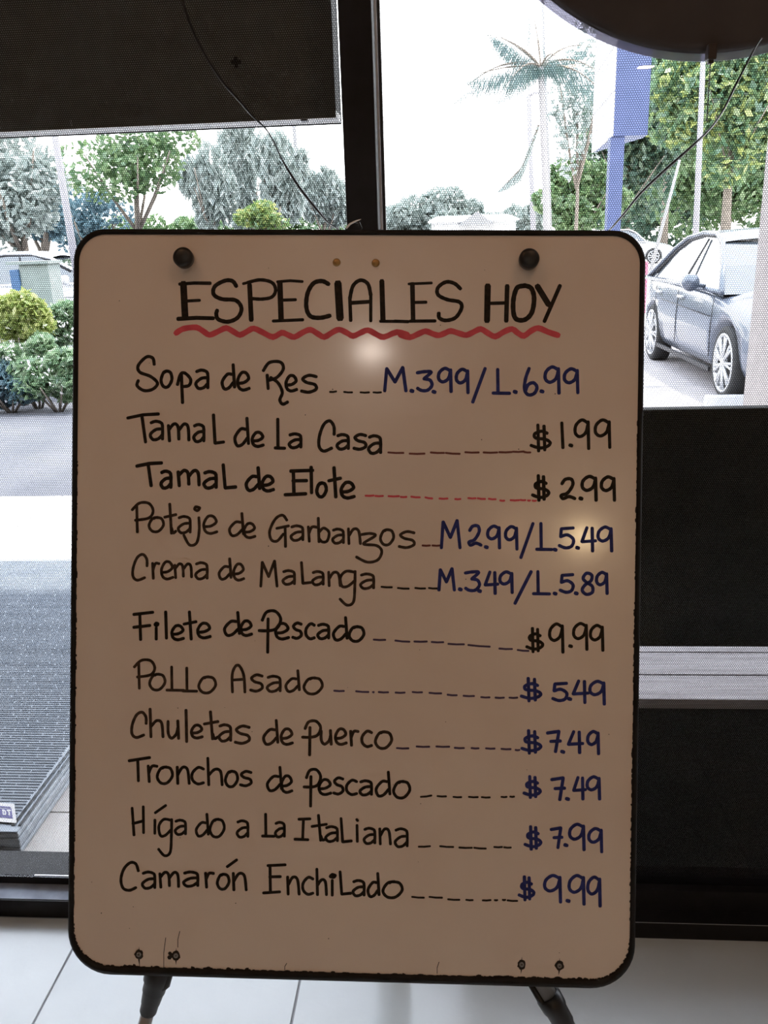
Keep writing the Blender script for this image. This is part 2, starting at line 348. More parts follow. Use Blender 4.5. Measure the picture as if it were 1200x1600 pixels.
# --- handwriting: strokes in a unit box (x right, y down); 'L' = straight corners, otherwise a smooth line
G = {
'a': [[(.12,.10),(.45,.02),(.80,.10),(.90,.30),(.90,.96)], [(.88,.42),(.45,.46),(.08,.72),(.25,.98),(.60,.95),(.88,.74)]],
'b': ['L',[(.06,0),(.12,1)]], 
'c': [[(.95,.12),(.55,.02),(.12,.35),(.12,.75),(.5,1),(.95,.93)]],
'C': [[(.98,.30),(.85,.05),(.55,0),(.2,.22),(.03,.6),(.15,.92),(.5,1),(.85,.9)]],
'Ch': [[(1,.45),(.98,.18),(.72,.0),(.35,.12),(.08,.5),(.06,.85),(.35,1),(.85,.9)]],
'd': [[(.72,.40),(.4,.40),(.05,.7),(.18,.98),(.5,.95),(.82,.72)], ['L',(.80,0),(.90,.92)]],
'e': [[(.06,.62),(.55,.58),(.92,.35),(.72,.05),(.35,.05),(.06,.45),(.15,.85),(.5,1),(.98,.9)]],
'g': [[(.95,.03),(.4,.0),(.05,.18),(.15,.44),(.5,.44),(.92,.28)], [(.95,0),(.93,.45),(.85,.9),(.45,1),(.02,.82)]],
'h': [['L',(.06,0),(.12,1)], [(.14,.62),(.5,.42),(.85,.5),(.95,1)]],
'i': [['L',(.5,.28),(.5,1)], [(.5,0),(.95,.05),(.7,.14),(.2,.10),(.5,0)]],
'i1': [['L',(.4,.26),(.5,1)], ['L',(.3,0),(.6,.06)]],
'id': [['L',(.5,0),(.45,1)]],
'j': [[(.88,.28),(.90,.62),(.75,.94),(.35,.99),(.03,.74)], [(.70,0),(.92,.03),(.80,.10),(.64,.06),(.70,0)]],
'l': [['L',(.3,0),(.7,1)]],
'L': [['L',(.08,0),(.22,.97),(1,.93)]],
'Lf': [['L',(.28,0),(.30,.97)], ['L',(0,.98),(1,.99)]],
'm': [['L',(.05,.12),(.10,1)], [(.08,.35),(.3,.04),(.48,.2),(.52,.9)], [(.52,.4),(.75,.05),(.93,.2),(.97,.95)]],
'n': [['L',(.06,.05),(.10,1)], [(.10,.5),(.45,.08),(.82,.2),(.95,1)]],
'o': [[(.6,.02),(.25,.12),(.03,.6),(.25,.97),(.65,.97),(.97,.55),(.85,.12),(.5,.03),(.35,.1)]],
'r': [['L',(.15,.05),(.25,1)], [(.2,.5),(.5,.08),(.98,.08)]],
's': [[(.95,.08),(.5,.0),(.12,.2),(.35,.42),(.85,.55),(.93,.82),(.5,1),(.03,.93)]],
't': [['L',(.45,0),(.60,1)], ['L',(0,.45),(1,.36)], [(.6,.8),(.75,.98),(.98,.92)]],
't2': [['L',(.45,0),(.60,1)], ['L',(0,.45),(1,.36)]],
'u': [[(.06,.03),(.08,.7),(.35,.98),(.75,.75),(.88,.4)], ['L',(.88,0),(.95,1)]],
'z': [[(.15,.05),(.55,.0),(.75,.08),(.30,.36),(.80,.42),(1,.62),(.85,.92),(.45,1),(.03,.82)]],
'p': [[(.05,.46),(.25,.15),(.55,.12),(.9,.3),(.8,.48),(.35,.52)], ['L',(.30,.12),(.38,1)]],
'pf': [[(.15,.22),(.35,.02),(.75,0),(1,.18),(.85,.40),(.5,.47),(0,.47)], ['L',(.42,.18),(.40,1)]],
'S': [[(.82,.22),(.75,.03),(.45,.0),(.08,.25),(.15,.45),(.65,.58),(.97,.78),(.75,.96),(.35,1),(.03,.86),(.08,.70)]],
'T': [['L',(0,.16),(.5,.05),(1,.02)], ['L',(.46,.08),(.58,1)]],
'T3': [['L',(0,.14),(1,0)], ['L',(.42,.10),(.45,1)]],
'R': [[(0,.22),(.25,.03),(.7,.02),(.82,.18),(.55,.38),(.18,.45)], ['L',(.16,.32),(.20,.64)], [(.3,.38),(.6,.5),(.78,.72),(.68,.9),(.8,1),(1,.95)]],
'E': [['L',(.20,.03),(1,.0)], ['L',(.30,.03),(.32,.98)], ['L',(.28,.43),(.78,.42)], ['L',(0,1),(.75,.96)]],
'P': [['L',(.22,.12),(.25,1)], [(0,.25),(.35,.02),(.8,.03),(1,.28),(.8,.52),(.15,.60)]],
'G': [[(1,.16),(.75,.0),(.35,.12),(.03,.5),(.12,.78),(.45,.82),(.8,.6)], ['L',(.9,.40),(.92,1)], ['L',(.42,.42),(1.1,.34)]],
'M': [['L',(.03,1),(.12,.05),(.50,.62),(.85,.0),(1,1)]],
'F': [['L',(0,.08),(1,0)], ['L',(.32,.06),(.36,1)], ['L',(0,.55),(.85,.48)]],
'A': [[(.05,1),(.03,.35),(.30,.03),(.62,.05),(.92,.4),(1,1)], ['L',(.05,.55),(.92,.52)]],
'H': [['L',(.08,.05),(.22,1)], ['L',(.90,0),(.92,.92)], ['L',(.12,.60),(.92,.50)]],
'I': [['L',(.25,.02),(.98,.0)], ['L',(.55,.02),(.50,.98)], ['L',(0,.98),(.85,1)]],
'$': [[(.85,.32),(.55,.24),(.2,.34),(.25,.5),(.75,.55),(1,.68),(.85,.82),(.45,.88),(0,.78)], ['L',(.36,.0),(.40,1)], ['L',(.68,.04),(.72,.96)]],
'1': [['L',(.3,0),(.7,1)]],
'2': [[(.12,.25),(.35,.03),(.75,.02),(.85,.3),(.5,.7),(.08,.82),(.2,.98),(.6,.88),(1,.98)]],
'3': ['x',[(0,.06),(.5,0),(.92,.03),(.45,.38)], [(.45,.38),(.85,.45),(.98,.72),(.7,.98),(.3,1),(.02,.88)]],
'4': [['L',(.38,0),(.02,.60),(1,.56)], ['L',(.75,.02),(.78,1)]],
'5': [['L',(.95,.02),(.15,.06),(.10,.45)], [(.10,.45),(.55,.36),(.95,.58),(.85,.9),(.45,1),(.0,.88)]],
'6': [[(.42,.0),(.15,.4),(.08,.8),(.35,1),(.8,.95),(1,.72),(.75,.55),(.35,.62),(.15,.85)]],
'7': [['L',(0,.10),(.88,.02),(.62,1)], ['L',(.25,.50),(1,.48)]],
'8': [[(.5,.47),(.15,.25),(.4,.0),(.8,.08),(.75,.35),(.3,.55),(.08,.8),(.4,1),(.85,.9),(.85,.62),(.5,.47)]],
'9': [[(.90,.10),(.5,.0),(.1,.18),(.05,.45),(.35,.58),(.75,.45),(.92,.15)], ['L',(.93,.06),(.97,1)]],
'/': [['L',(0,0),(1,1)]],
'.': [['L',(.0,.3),(1,.7)]], '-': [['L',(0,.5),(1,.5)]], "'": [['L',(0,0),(1,1)]],
}
G['b'] = [['L',(.06,0),(.12,1)], [(.12,.6),(.5,.42),(.95,.6),(.8,.95),(.4,1),(.12,.85)]]
G['3'] = G['3'][1:]
def smooth(pts, n=6):
    if pts[0] == 'L': return list(pts[1:])
    if len(pts) < 3: return list(pts)
    P = [pts[0]]+list(pts)+[pts[-1]]; out = []
    for i in range(1, len(P)-2):
        p0, p1, p2, p3 = P[i-1:i+3]
        for k in range(n):
            t = k/n
            out.append(tuple(.5*((2*p1[j])+(-p0[j]+p2[j])*t+(2*p0[j]-5*p1[j]+4*p2[j]-p3[j])*t*t+(-p0[j]+3*p1[j]-3*p2[j]+p3[j])*t**3) for j in (0, 1)))
    out.append(P[-2]); return out
LIFT = [0]
def stroke(mb, pix, w, mi=0, taper=.0):
    """flat marker line of width w px through photograph points, laid on the board"""
    for i in range(1, len(pix)-1):                                    # a sharp turn starts a new stroke
        ax, ay, bx, by_ = pix[i][0]-pix[i-1][0], pix[i][1]-pix[i-1][1], pix[i+1][0]-pix[i][0], pix[i+1][1]-pix[i][1]
        if ax*bx+ay*by_ < .35*math.hypot(ax, ay)*math.hypot(bx, by_):
            stroke(mb, pix[:i+1], w, mi); stroke(mb, pix[i:], w, mi); return
    q = [onb(*p) for p in pix]; pts = [Vector((p.x, p.z)) for p in q]
    pts = [p for i, p in enumerate(pts) if i == 0 or (p-pts[i-1]).length > 1e-5]
    if len(pts) == 1: pts.append(pts[0]+Vector((.0006, 0)))
    LIFT[0] = (LIFT[0]+1) % 37; y = -.00012-LIFT[0]*.000004; s = .000682*w/2; L = []; Rr = []; nP = len(pts)
    for i, p in enumerate(pts):
        a = (p-pts[i-1]).normalized() if i else None; b = (pts[i+1]-p).normalized() if i < nP-1 else None
        d = ((a or b)+(b or a)).normalized() if ((a or b)+(b or a)).length > .2 else (a or b)
        nn = Vector((-d.y, d.x)); k = 1/max(.55, nn.dot(Vector((-(a or b).y, (a or b).x))))
        ww = s*k*(1+.04*math.sin(i*1.7+pix[0][0])); L.append(p+nn*ww); Rr.append(p-nn*ww)
    d0 = (pts[0]-pts[1]).normalized(); d1 = (pts[-1]-pts[-2]).normalized()
    cap0 = [pts[0]+d0*s*.75+(L[0]-pts[0])*.6, pts[0]+d0*s*.75+(Rr[0]-pts[0])*.6]
    cap1 = [pts[-1]+d1*s*.75+(L[-1]-pts[-1])*.6, pts[-1]+d1*s*.75+(Rr[-1]-pts[-1])*.6]
    L = [cap0[0]]+L+[cap1[0]]; Rr = [cap0[1]]+Rr+[cap1[1]]; m = len(L)
    mb.add([(p.x, y, p.y) for p in L]+[(p.x, y, p.y) for p in Rr], [(i, i+1, m+i+1, m+i) for i in range(m-1)], mi)
def glyphs(mb, org, items, w, mi=0):
    ox, oy, sc = org
    for g, x0, y0, x1, y1 in items:
        i = w*sc/2 if g not in ".-/'" else 0
        if g == '.': x0, x1, y0, y1 = x0-4, x0+4, y0-3, y0+3
        X0_, X1_, Y0_, Y1_ = x0+i, x1-i, y0+i*.8, y1-i*.8
        for st in G[g]:
            flag = ['L'] if st[0] == 'L' else []
            raw = [(X0_+(X1_-X0_)*u, Y0_+(Y1_-Y0_)*v) for u, v in (st[1:] if flag else st)]
            stroke(mb, [(ox+x/sc, oy+y/sc) for x, y in smooth(flag+raw)], w*(1.15 if g == '.' else 1), mi)
def dashes(mb, org, segs, w=3.2, mi=0):
    ox, oy, sc = org
    for x0, y0, x1, y1 in segs: stroke(mb, [(ox+x0/sc, oy+y0/sc), (ox+(x0+x1)/2/sc, oy+(y0+y1)/2/sc+.5), (ox+x1/sc, oy+y1/sc)], w, mi)
A = (180, 550, 2.727); B = (560, 550, 2.727); Cc = (180, 710, 2.727); D = (560, 710, 2.727); E_ = (180, 860, 2.727); F = (560, 860, 2.727)
Gg = (180, 1020, 2.4); Hh = (500, 1020, 2.4); I_ = (180, 1170, 2.4); J = (500, 1170, 2.4); K = (180, 1320, 2.4); Ll = (500, 1320, 2.4)
LINES = [
 (A, 'ink', 5.2, [('S',84,16,190,170),('o',187,74,250,155),('p',255,68,335,222),('a',332,70,408,162),('d',446,48,522,164),('e',512,80,580,168),('R',624,34,742,228),('e',718,94,782,172),('s',784,94,868,177)],
  A, 'ink', [(915,170,942,168),(975,170,1010,172),(1045,172,1082,172),(1100,172,1133,172)],
  B, 'blue', 5.4, [('M',102,60,210,172),('.',228,166,0,0),('3',243,78,322,170),('.',322,170,0,0),('9',332,64,404,175),('9',408,68,476,180),('/',487,214,540,70),('Lf',566,68,652,183),('.',668,170,0,0),('6',696,64,768,188),('.',782,168,0,0),('9',786,58,864,182),('9',868,66,944,180)]),
 (A, 'ink', 5.2, [('T',46,256,192,390),('a',138,288,215,380),('m',215,298,324,385),('a',324,302,390,388),('L',408,262,470,398),('d',500,276,582,406),('e',574,336,640,408),('Lf',674,280,730,417),('a',730,342,804,414),('Ch',858,288,940,428),('a',934,345,1006,420),('s',1008,346,1078,420),('a',1068,350,1144,438)],
  B, 'redb', [(127,428,192,430),(218,433,282,433),(308,428,365,430),(372,430,432,434),(455,427,513,428),(533,428,592,428),(600,427,655,426),(658,425,705,424),(706,426,733,428)],
  B, 'ink', 5.2, [('$',728,305,824,428),('1',856,296,882,414),('.',905,398,0,0),('9',914,284,990,418),('9',1000,284,1080,413)]),
 (Cc, 'ink', 5.6, [('T',84,28,206,140),('a',184,64,250,150),('m',256,60,368,140),('a',366,66,444,150),('L',448,38,522,152),('d',548,50,630,160),('e',616,86,684,162),('E',716,62,850,178),('l',826,48,846,170),('o',850,114,908,186),('t2',902,50,968,188),('e',952,112,1028,192)],
  D, 'red', [(30,176,65,175),(72,177,105,177),(128,178,173,178),(180,181,205,181),(225,180,262,183),(285,183,315,188),(345,188,380,188),(412,190,435,190),(468,186,500,187),(508,187,540,190),(555,189,585,191),(604,196,622,197),(648,195,685,195),(690,194,712,195),(722,196,732,196),(742,197,757,197)],
  D, 'ink', 5.4, [('$',734,84,818,202),('2',852,98,930,196),('.',948,188,0,0),('9',944,88,1022,202),('9',1026,90,1100,202)]),
 (Cc, 'ink2', 4.6, [('P',66,200,168,336),('o',136,262,214,334),('t',204,206,266,342),('a',258,258,332,340),('j',284,218,372,392),('e',368,256,442,342),('d',478,246,560,352),('e',540,288,604,360),('G',650,254,738,398),('a',738,298,812,372),('r',810,300,866,376),('b',856,266,920,378),('a',916,312,984,384),('n',984,308,1054,386),('z',1018,332,1142,464),('o',1122,314,1194,390),('s',1201,324,1284,402)],
  D, 'redb', [(273,388,305,388),(315,388,350,388)],
  D, 'blue', 5.2, [('M',344,276,440,404),('2',460,298,530,394),('.',545,395,0,0),('9',542,300,610,405),('9',618,302,684,410),('/',692,440,744,294),('Lf',752,288,832,412),('.',838,406,0,0),('5',848,306,926,404),('.',934,398,0,0),('4',944,306,1018,418),('9',1012,304,1088,418)]),
 (E_, 'ink2', 4.6, [('Ch',66,12,142,132),('r',148,46,194,125),('e',188,42,254,127),('m',244,50,334,122),('a',332,46,404,127),('d',434,30,506,128),('e',496,52,556,132),('M',612,40,696,158),('a',704,80,776,150),('L',784,46,840,148),('a',830,84,898,152),('n',900,84,968,156),('g',950,84,1032,238),('a',1034,94,1114,168)],
  F, 'ink', [(98,155,143,157),(168,160,215,163),(242,160,285,162),(300,160,335,162)],
  F, 'blue', 5.2, [('M',334,72,416,175),('.',434,166,0,0),('3',448,86,524,176),('.',516,173,0,0),('4',532,86,602,190),('9',594,86,664,186),('/',667,226,736,90),('Lf',738,84,822,192),('.',838,184,0,0),('5',852,96,924,184),('.',928,183,0,0),('8',942,92,1012,193),('9',1006,88,1068,190)]),
 (E_, 'ink', 5.0, [('F',72,258,168,386),('i',160,304,190,384),('l',206,256,228,380),('e',232,314,300,386),('t2',286,256,352,384),('e',342,304,414,378),('d',456,258,544,368),('e',526,294,590,368),('pf',606,254,712,440),('e',674,305,748,383),('s',748,304,802,380),('c',802,306,858,382),('a',852,308,922,382),('d',920,280,1002,388),('o',988,318,1068,392)],
  F, 'violet', [(65,380,115,381),(157,384,218,389),(238,388,292,388),(312,390,362,391),(383,398,450,400),(468,403,560,410),(600,418,655,420),(678,424,725,428)],
  F, 'ink', 5.0, [('$',710,326,792,438),('9',806,308,880,440),('.',904,408,0,0),('9',908,306,982,428),('9',980,314,1050,432)]),
 (Gg, 'ink2', 4.6, [('P',66,22,154,138),('o',122,74,194,143),('Lf',188,48,264,146),('Lf',248,52,312,149),('o',306,84,384,154),('A',432,42,492,152),('s',500,78,560,148),('a',560,82,630,150),('d',632,62,702,150),('o',700,88,784,158)],
  Hh, 'violet', [(53,142,90,143),(135,144,182,147),(198,147,202,147),(220,147,256,148),(283,149,318,149),(347,147,383,148),(410,150,455,152),(478,157,513,159),(538,161,578,162),(604,166,636,167),(658,168,690,168),(710,168,740,168)],
  Hh, 'blue', 5.2, [('$',748,90,834,186),('5',866,108,934,184),('.',936,173,0,0),('4',942,100,1012,192),('9',1004,102,1074,198)]),
 (Gg, 'ink2', 4.8, [('Ch',54,218,122,322),('h',122,206,188,320),('u',190,250,246,326),('l',258,210,276,338),('e',278,266,334,324),('t',328,216,392,328),('a',380,264,444,336),('s',442,270,512,344),('d',548,248,622,348),('e',614,280,672,348),('pf',696,252,776,388),('u',764,286,818,348),('e',818,280,874,348),('r',872,286,918,352),('c',916,288,970,356),('o',968,290,1044,362)],
  Hh, 'violet', [(288,357,332,358),(362,351,410,352),(436,351,485,352),(505,356,540,357),(568,357,595,358),(622,358,655,359),(680,360,715,361),(733,364,748,364)],
  Hh, 'blue', 5.2, [('$',750,286,834,382),('7',846,288,908,376),('.',910,371,0,0),('4',924,290,992,380),('9',996,290,1052,384)]),
 (I_, 'ink', 4.8, [('T3',46,28,136,125),('r',112,56,164,128),('o',150,62,222,134),('n',224,60,286,135),('c',278,64,340,136),('h',338,30,410,140),('o',406,78,466,146),('s',462,80,518,143),('d',562,64,636,162),('e',616,96,670,168),('pf',702,74,776,220),('e',756,110,816,176),('s',812,104,862,174),('c',858,112,914,176),('a',908,114,972,178),('d',970,82,1042,182),('o',1036,116,1112,188)],
  J, 'ink', [(378,180,418,175),(440,177,473,178),(500,180,530,181),(558,180,592,181),(606,181,637,182),(680,180,700,180),(713,179,728,179)],
  J, 'blue', 5.2, [('$',758,98,832,188),('7',862,102,924,196),('.',928,188,0,0),('4',944,102,1002,194),('9',994,100,1056,194)]),
 (I_, 'ink', 4.6, [('H',54,212,116,328),('id',140,262,158,322),("'",150,240,190,212),('g',156,260,220,405),('a',216,262,274,326),('d',296,240,360,332),('o',348,258,416,334),('a',448,264,508,336),('Lf',546,240,602,333),('a',592,270,644,335),('I',668,258,738,345),('t',732,244,798,348),('a',780,286,844,352),('L',838,256,892,356),('i1',896,260,920,352),('a',924,292,984,360),('n',984,292,1040,362),('a',1040,294,1106,372)],
  J, 'ink', [(370,367,413,365),(450,365,500,368),(522,370,570,371),(578,371,622,374),(653,368,683,368),(690,369,716,370)],
  J, 'blue', 5.2, [('$',762,286,834,382),('7',860,290,914,376),('.',922,361,0,0),('9',928,278,998,384),('9',1000,294,1064,392)]),
 (K, 'ink', 4.8, [('C',14,62,94,175),('a',92,96,160,168),('m',158,96,246,164),('a',246,96,322,160),('r',328,98,376,164),('o',376,104,434,170),("'",420,82,456,56),('n',434,98,500,174),('E',550,70,644,185),('n',638,112,698,190),('c',694,116,750,190),('h',748,86,800,192),('i',796,106,832,194),('L',834,96,890,192),('a',882,128,944,196),('d',940,102,1000,199),('o',996,132,1084,202)],
  Ll, 'ink', [(345,195,390,198),(410,195,458,198),(480,204,523,206),(548,206,573,207),(610,208,640,207),(655,207,665,207),(685,206,695,206),(703,208,740,210)],
  Ll, 'blue', 5.2, [('$',740,114,808,212),('9',834,110,910,220),('.',930,210,0,0),('9',926,110,998,228),('9',996,116,1058,235)]),
]
for (o1, m1, w1_, it1, o2, m2, seg, o3, m3, w3, it3) in LINES:
    mb = MB(); glyphs(mb, o1, it1, w1_); mb.build('dish_name', M_[m1], board)
    mb = MB(); dashes(mb, o2, seg); tag(mb.build('dashed_line', M_[m2], board), kind='stuff')
    mb = MB(); glyphs(mb, o3, it3, w3); o = mb.build('price', M_[m3], board)
    if m3 == 'blue': o['label'] = 'price in blue marker'
# heading, drawn with a broad marker: (width px, points) in crop space
T1 = (240, 350, 3.0); T2 = (560, 350, 2.667); title = MB()
def tl(org, w, pts, flag='L'):
    ox, oy, sc = org; q = smooth((['L'] if flag == 'L' else [])+list(pts), 8)
    stroke(title, [(ox+x/sc, oy+y/sc) for x, y in q], w)
for a in ((T1,5.5,[(122,282),(190,277),(266,278)]),(T1,11,[(140,280),(148,440)]),(T1,5,[(155,361),(216,358)]),(T1,6.5,[(114,445),(200,440),(280,442)]),
 (T1,4.5,[(420,280),(440,275)]),(T1,7.5,[(450,285),(458,450)]),
 (T1,4.5,[(580,271),(640,266),(698,270)]),(T1,9,[(592,275),(598,450)]),(T1,5,[(604,357),(666,355)]),(T1,5,[(560,455),(700,449)]),
 (T1,11.5,[(864,278),(874,442)]),(T1,6,[(925,370),(1018,364)]),(T1,5,[(1018,330),(1018,455)]),(T1,5.5,[(920,350),(924,453)]),
 (T1,8,[(1070,268),(1075,450)]),(T1,5,[(1063,456),(1190,457)]),
 (T2,4.5,[(210,250),(305,246)]),(T2,7.5,[(225,250),(228,404)]),(T2,5,[(230,327),(282,326)]),(T2,5,[(215,405),(320,404)]),(T2,5,[(150,405),(208,407)]),
 (T2,9.5,[(539,258),(536,403)]),(T2,7,[(620,258),(616,404)]),(T2,5.5,[(545,331),(616,329)]),
 (T2,9.5,[(746,260),(792,335)]),(T2,6,[(840,257),(775,406)])): tl(*a)
for a in ((T1,6.5,[(388,292),(370,268),(335,266),(288,292),(282,330),(320,352),(385,358),(412,395),(395,438),(350,458),(305,448),(294,425),(298,405)]),
 (T1,5.5,[(440,275),(500,262),(555,275),(572,310),(555,342),(510,352),(462,350)]),
 (T1,7,[(820,282),(790,268),(750,278),(722,325),(716,390),(735,432),(780,440),(826,430)]),
 (T1,6,[(920,350),(935,290),(970,264),(1005,282),(1018,335)]),
 (T2,6,[(425,270),(400,248),(365,242),(332,265),(332,295),(370,315),(420,325),(430,350),(405,390),(365,402),(338,392),(335,372)]),
 (T2,7.5,[(690,258),(660,268),(645,325),(652,390),(690,400),(722,370),(732,310),(720,268),(690,256)])): tl(a[0], a[1], a[2], 'S')
title.build('heading', M_['ink'], board)
wave = MB()
wp = [(240+x/3, 350+y/3) for x, y in ((105,512),(125,498),(150,489),(200,485),(232,502),(262,520),(300,505),(340,488),(375,505),(405,520),(440,503),(470,490),(515,510),(560,530),(600,510),(630,520),(660,530),(700,508),(735,496),(770,515),(800,530),(838,508),(870,495),(905,510),(935,525),(970,510),(1005,498),(1045,518),(1080,530),(1140,507),(1190,520))]
wp += [(560+x/2.667, 350+y/2.667) for x, y in ((175,462),(215,472),(250,458),(280,447),(310,458),(335,464),(360,455),(385,446),(420,456),(450,463),(480,450),(510,438),(540,455),(570,469),(605,450),(640,438),(665,455),(690,466),(720,445),(750,434),(790,450),(832,464))]
stroke(wave, smooth(wp, 3), 9); tag(wave.build('wavy_underline', M_['red'], board), 'red wavy marker line')
# --- worn edge: paint flaking off along the edging
chip = MB()
def chips(p, q, n, amp, dirx, dirz, dens=.6):
    for k in range(n):
        if random.random() > dens: continue
        t = (k+random.random())/n; x = p[0]+(q[0]-p[0])*t; z = p[1]+(q[1]-p[1])*t; a = amp*random.random()**2+.0003; w = random.uniform(.0012, .0045)
        tx, tz = abs(dirz), abs(dirx); pts = []
        for c in range(7):
            an = 2*math.pi*c/7; rr = random.uniform(.7, 1.1); pts.append((x+dirx*a*.3+(tx*w+abs(dirx)*a)*math.cos(an)*rr, -.00015, z+dirz*a*.3+(tz*w+abs(dirz)*a)*math.sin(an)*rr))
        chip.add(pts, [tuple(range(7))])
zb = -BH+.0088
chips((.0056, -.25), (.0056, -BH+.05), 170, .0009, 1, 0, .5); chips((BW-.0056, -.2), (BW-.0056, -BH+.05), 170, .0009, -1, 0, .5)
chips((.04, zb), (.20, zb), 60, .0026, 0, 1, .9); chips((.20, zb), (.44, zb), 70, .0010, 0, 1, .6); chips((.44, zb), (BW-.05, zb), 60, .0022, 0, 1, .9)
for a, b, c in ((480, 500, .0), (530, 545, 0)):
    pass
# corners
for cx, a0 in ((.0056+.041, 180), (BW-.0056-.041, 270)):
    for k in range(60):
        a = math.radians(a0+90*random.random()); x = cx+.041*math.cos(a); z = zb+.041+.041*math.sin(a); r = random.uniform(.0005, .0018)
        chip.add([(x+r*math.cos(q)*random.uniform(.7, 1.2), -.00015, z+r*math.sin(q)*random.uniform(.7, 1.2)) for q in (0, 1.05, 2.1, 3.14, 4.2, 5.24)], [(0, 1, 2, 3, 4, 5)])
for k in range(40):
    p = onb(random.uniform(130, 985), random.uniform(390, 1500)); r = random.uniform(.0003, .0007)
    chip.add([(p.x+r*math.cos(q), -.00013, p.z+r*math.sin(q)) for q in (0, 1.25, 2.5, 3.75, 5)], [(0, 1, 2, 3, 4)])
for px, py0, py1 in ((256, 1465, 1512), (278, 1455, 1480), (218, 1485, 1512), (445, 1505, 1515), (683, 1503, 1521)):
    stroke(chip, [(px+3, py0), (px, (py0+py1)/2), (px, py1)], 1.1)
tag(chip.build('chipped_paint', M_['chip'], board), 'dark flaking edge wear', kind='stuff')
# --- rusty bolts at the foot, brass tacks at the head, black round clamp knobs
for (px, py, tail) in ((217, 1491, 0), (275, 1493, 2), (815, 1507, 1), (874, 1509, 1)):
    c = onb(px, py); mb = MB(); pts = []
    for k in range(16):
        a = 2*math.pi*k/16; r = .0047*random.uniform(.85, 1.15); pts.append((r*math.cos(a), -.0002, r*1.15*math.sin(a)))
    if tail == 2:
        for q, rr in (((-.0066, .0022), .0022), ((-.007, -.0022), .0026), ((-.004, 0), .003)): mb.add([(q[0]+rr*math.cos(a), -.00019, q[1]+rr*math.sin(a)) for a in (0, 1, 2, 3, 4.1, 5.2)], [(0, 1, 2, 3, 4, 5)])
    mb.add(pts, [tuple(range(16))]); mb.add([(-.001, -.00021, -.004), (.001, -.00021, -.004), (.0002-.001*(tail == 1), -.00021, -.0105)], [(0, 1, 2)])
    mb.add([(-.0006, -.00021, .004), (.0006, -.00021, .004), (.0002, -.00021, .0085)], [(0, 1, 2)])
    o = mb.build('rust_ring', M_['chip'], board); o.location = (c.x, 0, c.z)
    s = MB().lathe([(0, .0026), (.0008, .0026), (.0012, .0018), (.0012, .0009), (.0004, .0007)], (0, 0, 0), (0, -1, 0), 14).build('bolt', M_['grey'], board); s.location = (c.x, 0, c.z)
for px, py in ((526, 410), (587, 411)):
    c = onb(px, py)
    s = MB().lathe([(0, .0043), (.001, .0041), (.0019, .0026), (.0021, .0)], (0, 0, 0), (0, -1, 0), 18).build('brass_tack', M_['brass'], board); s.location = (c.x, 0, c.z)
for px, py in ((286, 402), (827, 404)):
    c = onb(px, py, .012)
    k = MB().lathe([(0, .007), (.005, .007), (.006, .0106), (.013, .0106), (.0155, .009), (.0165, .006), (.0168, 0)], (0, 0, 0), (0, -1, 0), 28).build('clamp_knob', M_['blackplastic'], sign); k.location = (c.x, 0, c.z)
# --- easel: two splayed front legs against the back of the board, one rear leg
M_['tube'] = mat('worn_grey_tube', (.30, .30, .31), .45, metal=.2)
def leg(pa, pb, left):
    a = onb(*pa, -.03); b = onb(*pb, -.03); d = (b-a).normalized()
    zf_ = (BM @ a).z; dw = (BM.to_3x3() @ d).z; L = (zf_-.012)/-dw; foot = a+d*L
    top = a-d*.74
    g = MB(); g.tube([top, a+d*.02], .0105, 14); lg = g.build('leg', M_['grey'] if not left else M_['steel'], sign)
    g = MB(); g.tube([a+d*.0, foot], .0075 if left else .0085, 14); g.build('lower_tube', M_['tube'], lg)
    if left: prof = [(-.02, .013), (-.008, .0155), (.004, .0150), (.007, .0130), (.016, .0128), (.018, .0118), (.030, .0105), (.031, .0098), (.040, .0095), (.043, .0080)]
    else: prof = [(.010, .0115), (.013, .0145), (.026, .0140), (.030, .0125), (.046, .0120), (.05, .0105), (.075, .0100), (.078, .008)]
    c = MB().lathe(prof, a, d, 20); 
    side = d.cross(Vector((0, 1, 0))).normalized()*(1 if left else -1)
    if not left:
        s = a+Vector((-.011, -.006, 0)); c.tube([s-d*.01, s+d*.02+Vector((.001, 0, 0)), s+d*.05+Vector((.006, 0, 0))], [.0035, .0045, .003], 8)
    else:
        s = a+Vector((.011, -.004, 0)); c.tube([s-d*.02, s+d*.006, s+d*.016-Vector((.005, 0, 0))], [.006, .006, .003], 8)
    c.build('leg_clamp', M_['blackplastic'], lg)
    MB().lathe([(-.03, .010), (.006, .013), (.012, .011)], foot, d, 16).build('rubber_foot', M_['blackplastic'], lg)
leg((246, 1527), (226, 1600), True); leg((848, 1541), (884, 1604), False)
a = BI @ Vector((-.10, .985, 1.38)); b = BI @ Vector((-.10, 1.47, .012))
lg = MB().tube([a, b], .0095, 12).build('leg', M_['steel'], sign)
MB().lathe([(-.03, .011), (.0, .013)], b, (b-a), 14).build('rubber_foot', M_['blackplastic'], lg)
a1 = onb(286, 402, -.032); a2 = onb(827, 404, -.032)
MB().tube([a1, a2], .007, 10).build('cross_bar', M_['grey'], sign)
MB().tube([BI @ Vector((-.10, .985, 1.38)), (a1+a2)/2], .008, 10).build('bracket', M_['grey'], sign)
tie = [at(541, 356.5, .965), at(547, 350, .968), at(556, 345.5, .970), at(564, 342.5, .972)]
t = MB().tube(tie, [.0012, .0011, .0009, .0004], 6).build('wire_end', mat('white_nylon', (.8, .8, .8), .4)); 
tag(t, 'short white nylon tie tail curling above the top edge of the menu board', 'cable tie')
loop = [at(540, 360, .975), at(545, 350, .98), at(553, 346, .985), at(561, 348, .985), at(565, 357, .98)]
MB().tube(loop, .0011, 6).build('tie_loop', M_['blackplastic'], t)
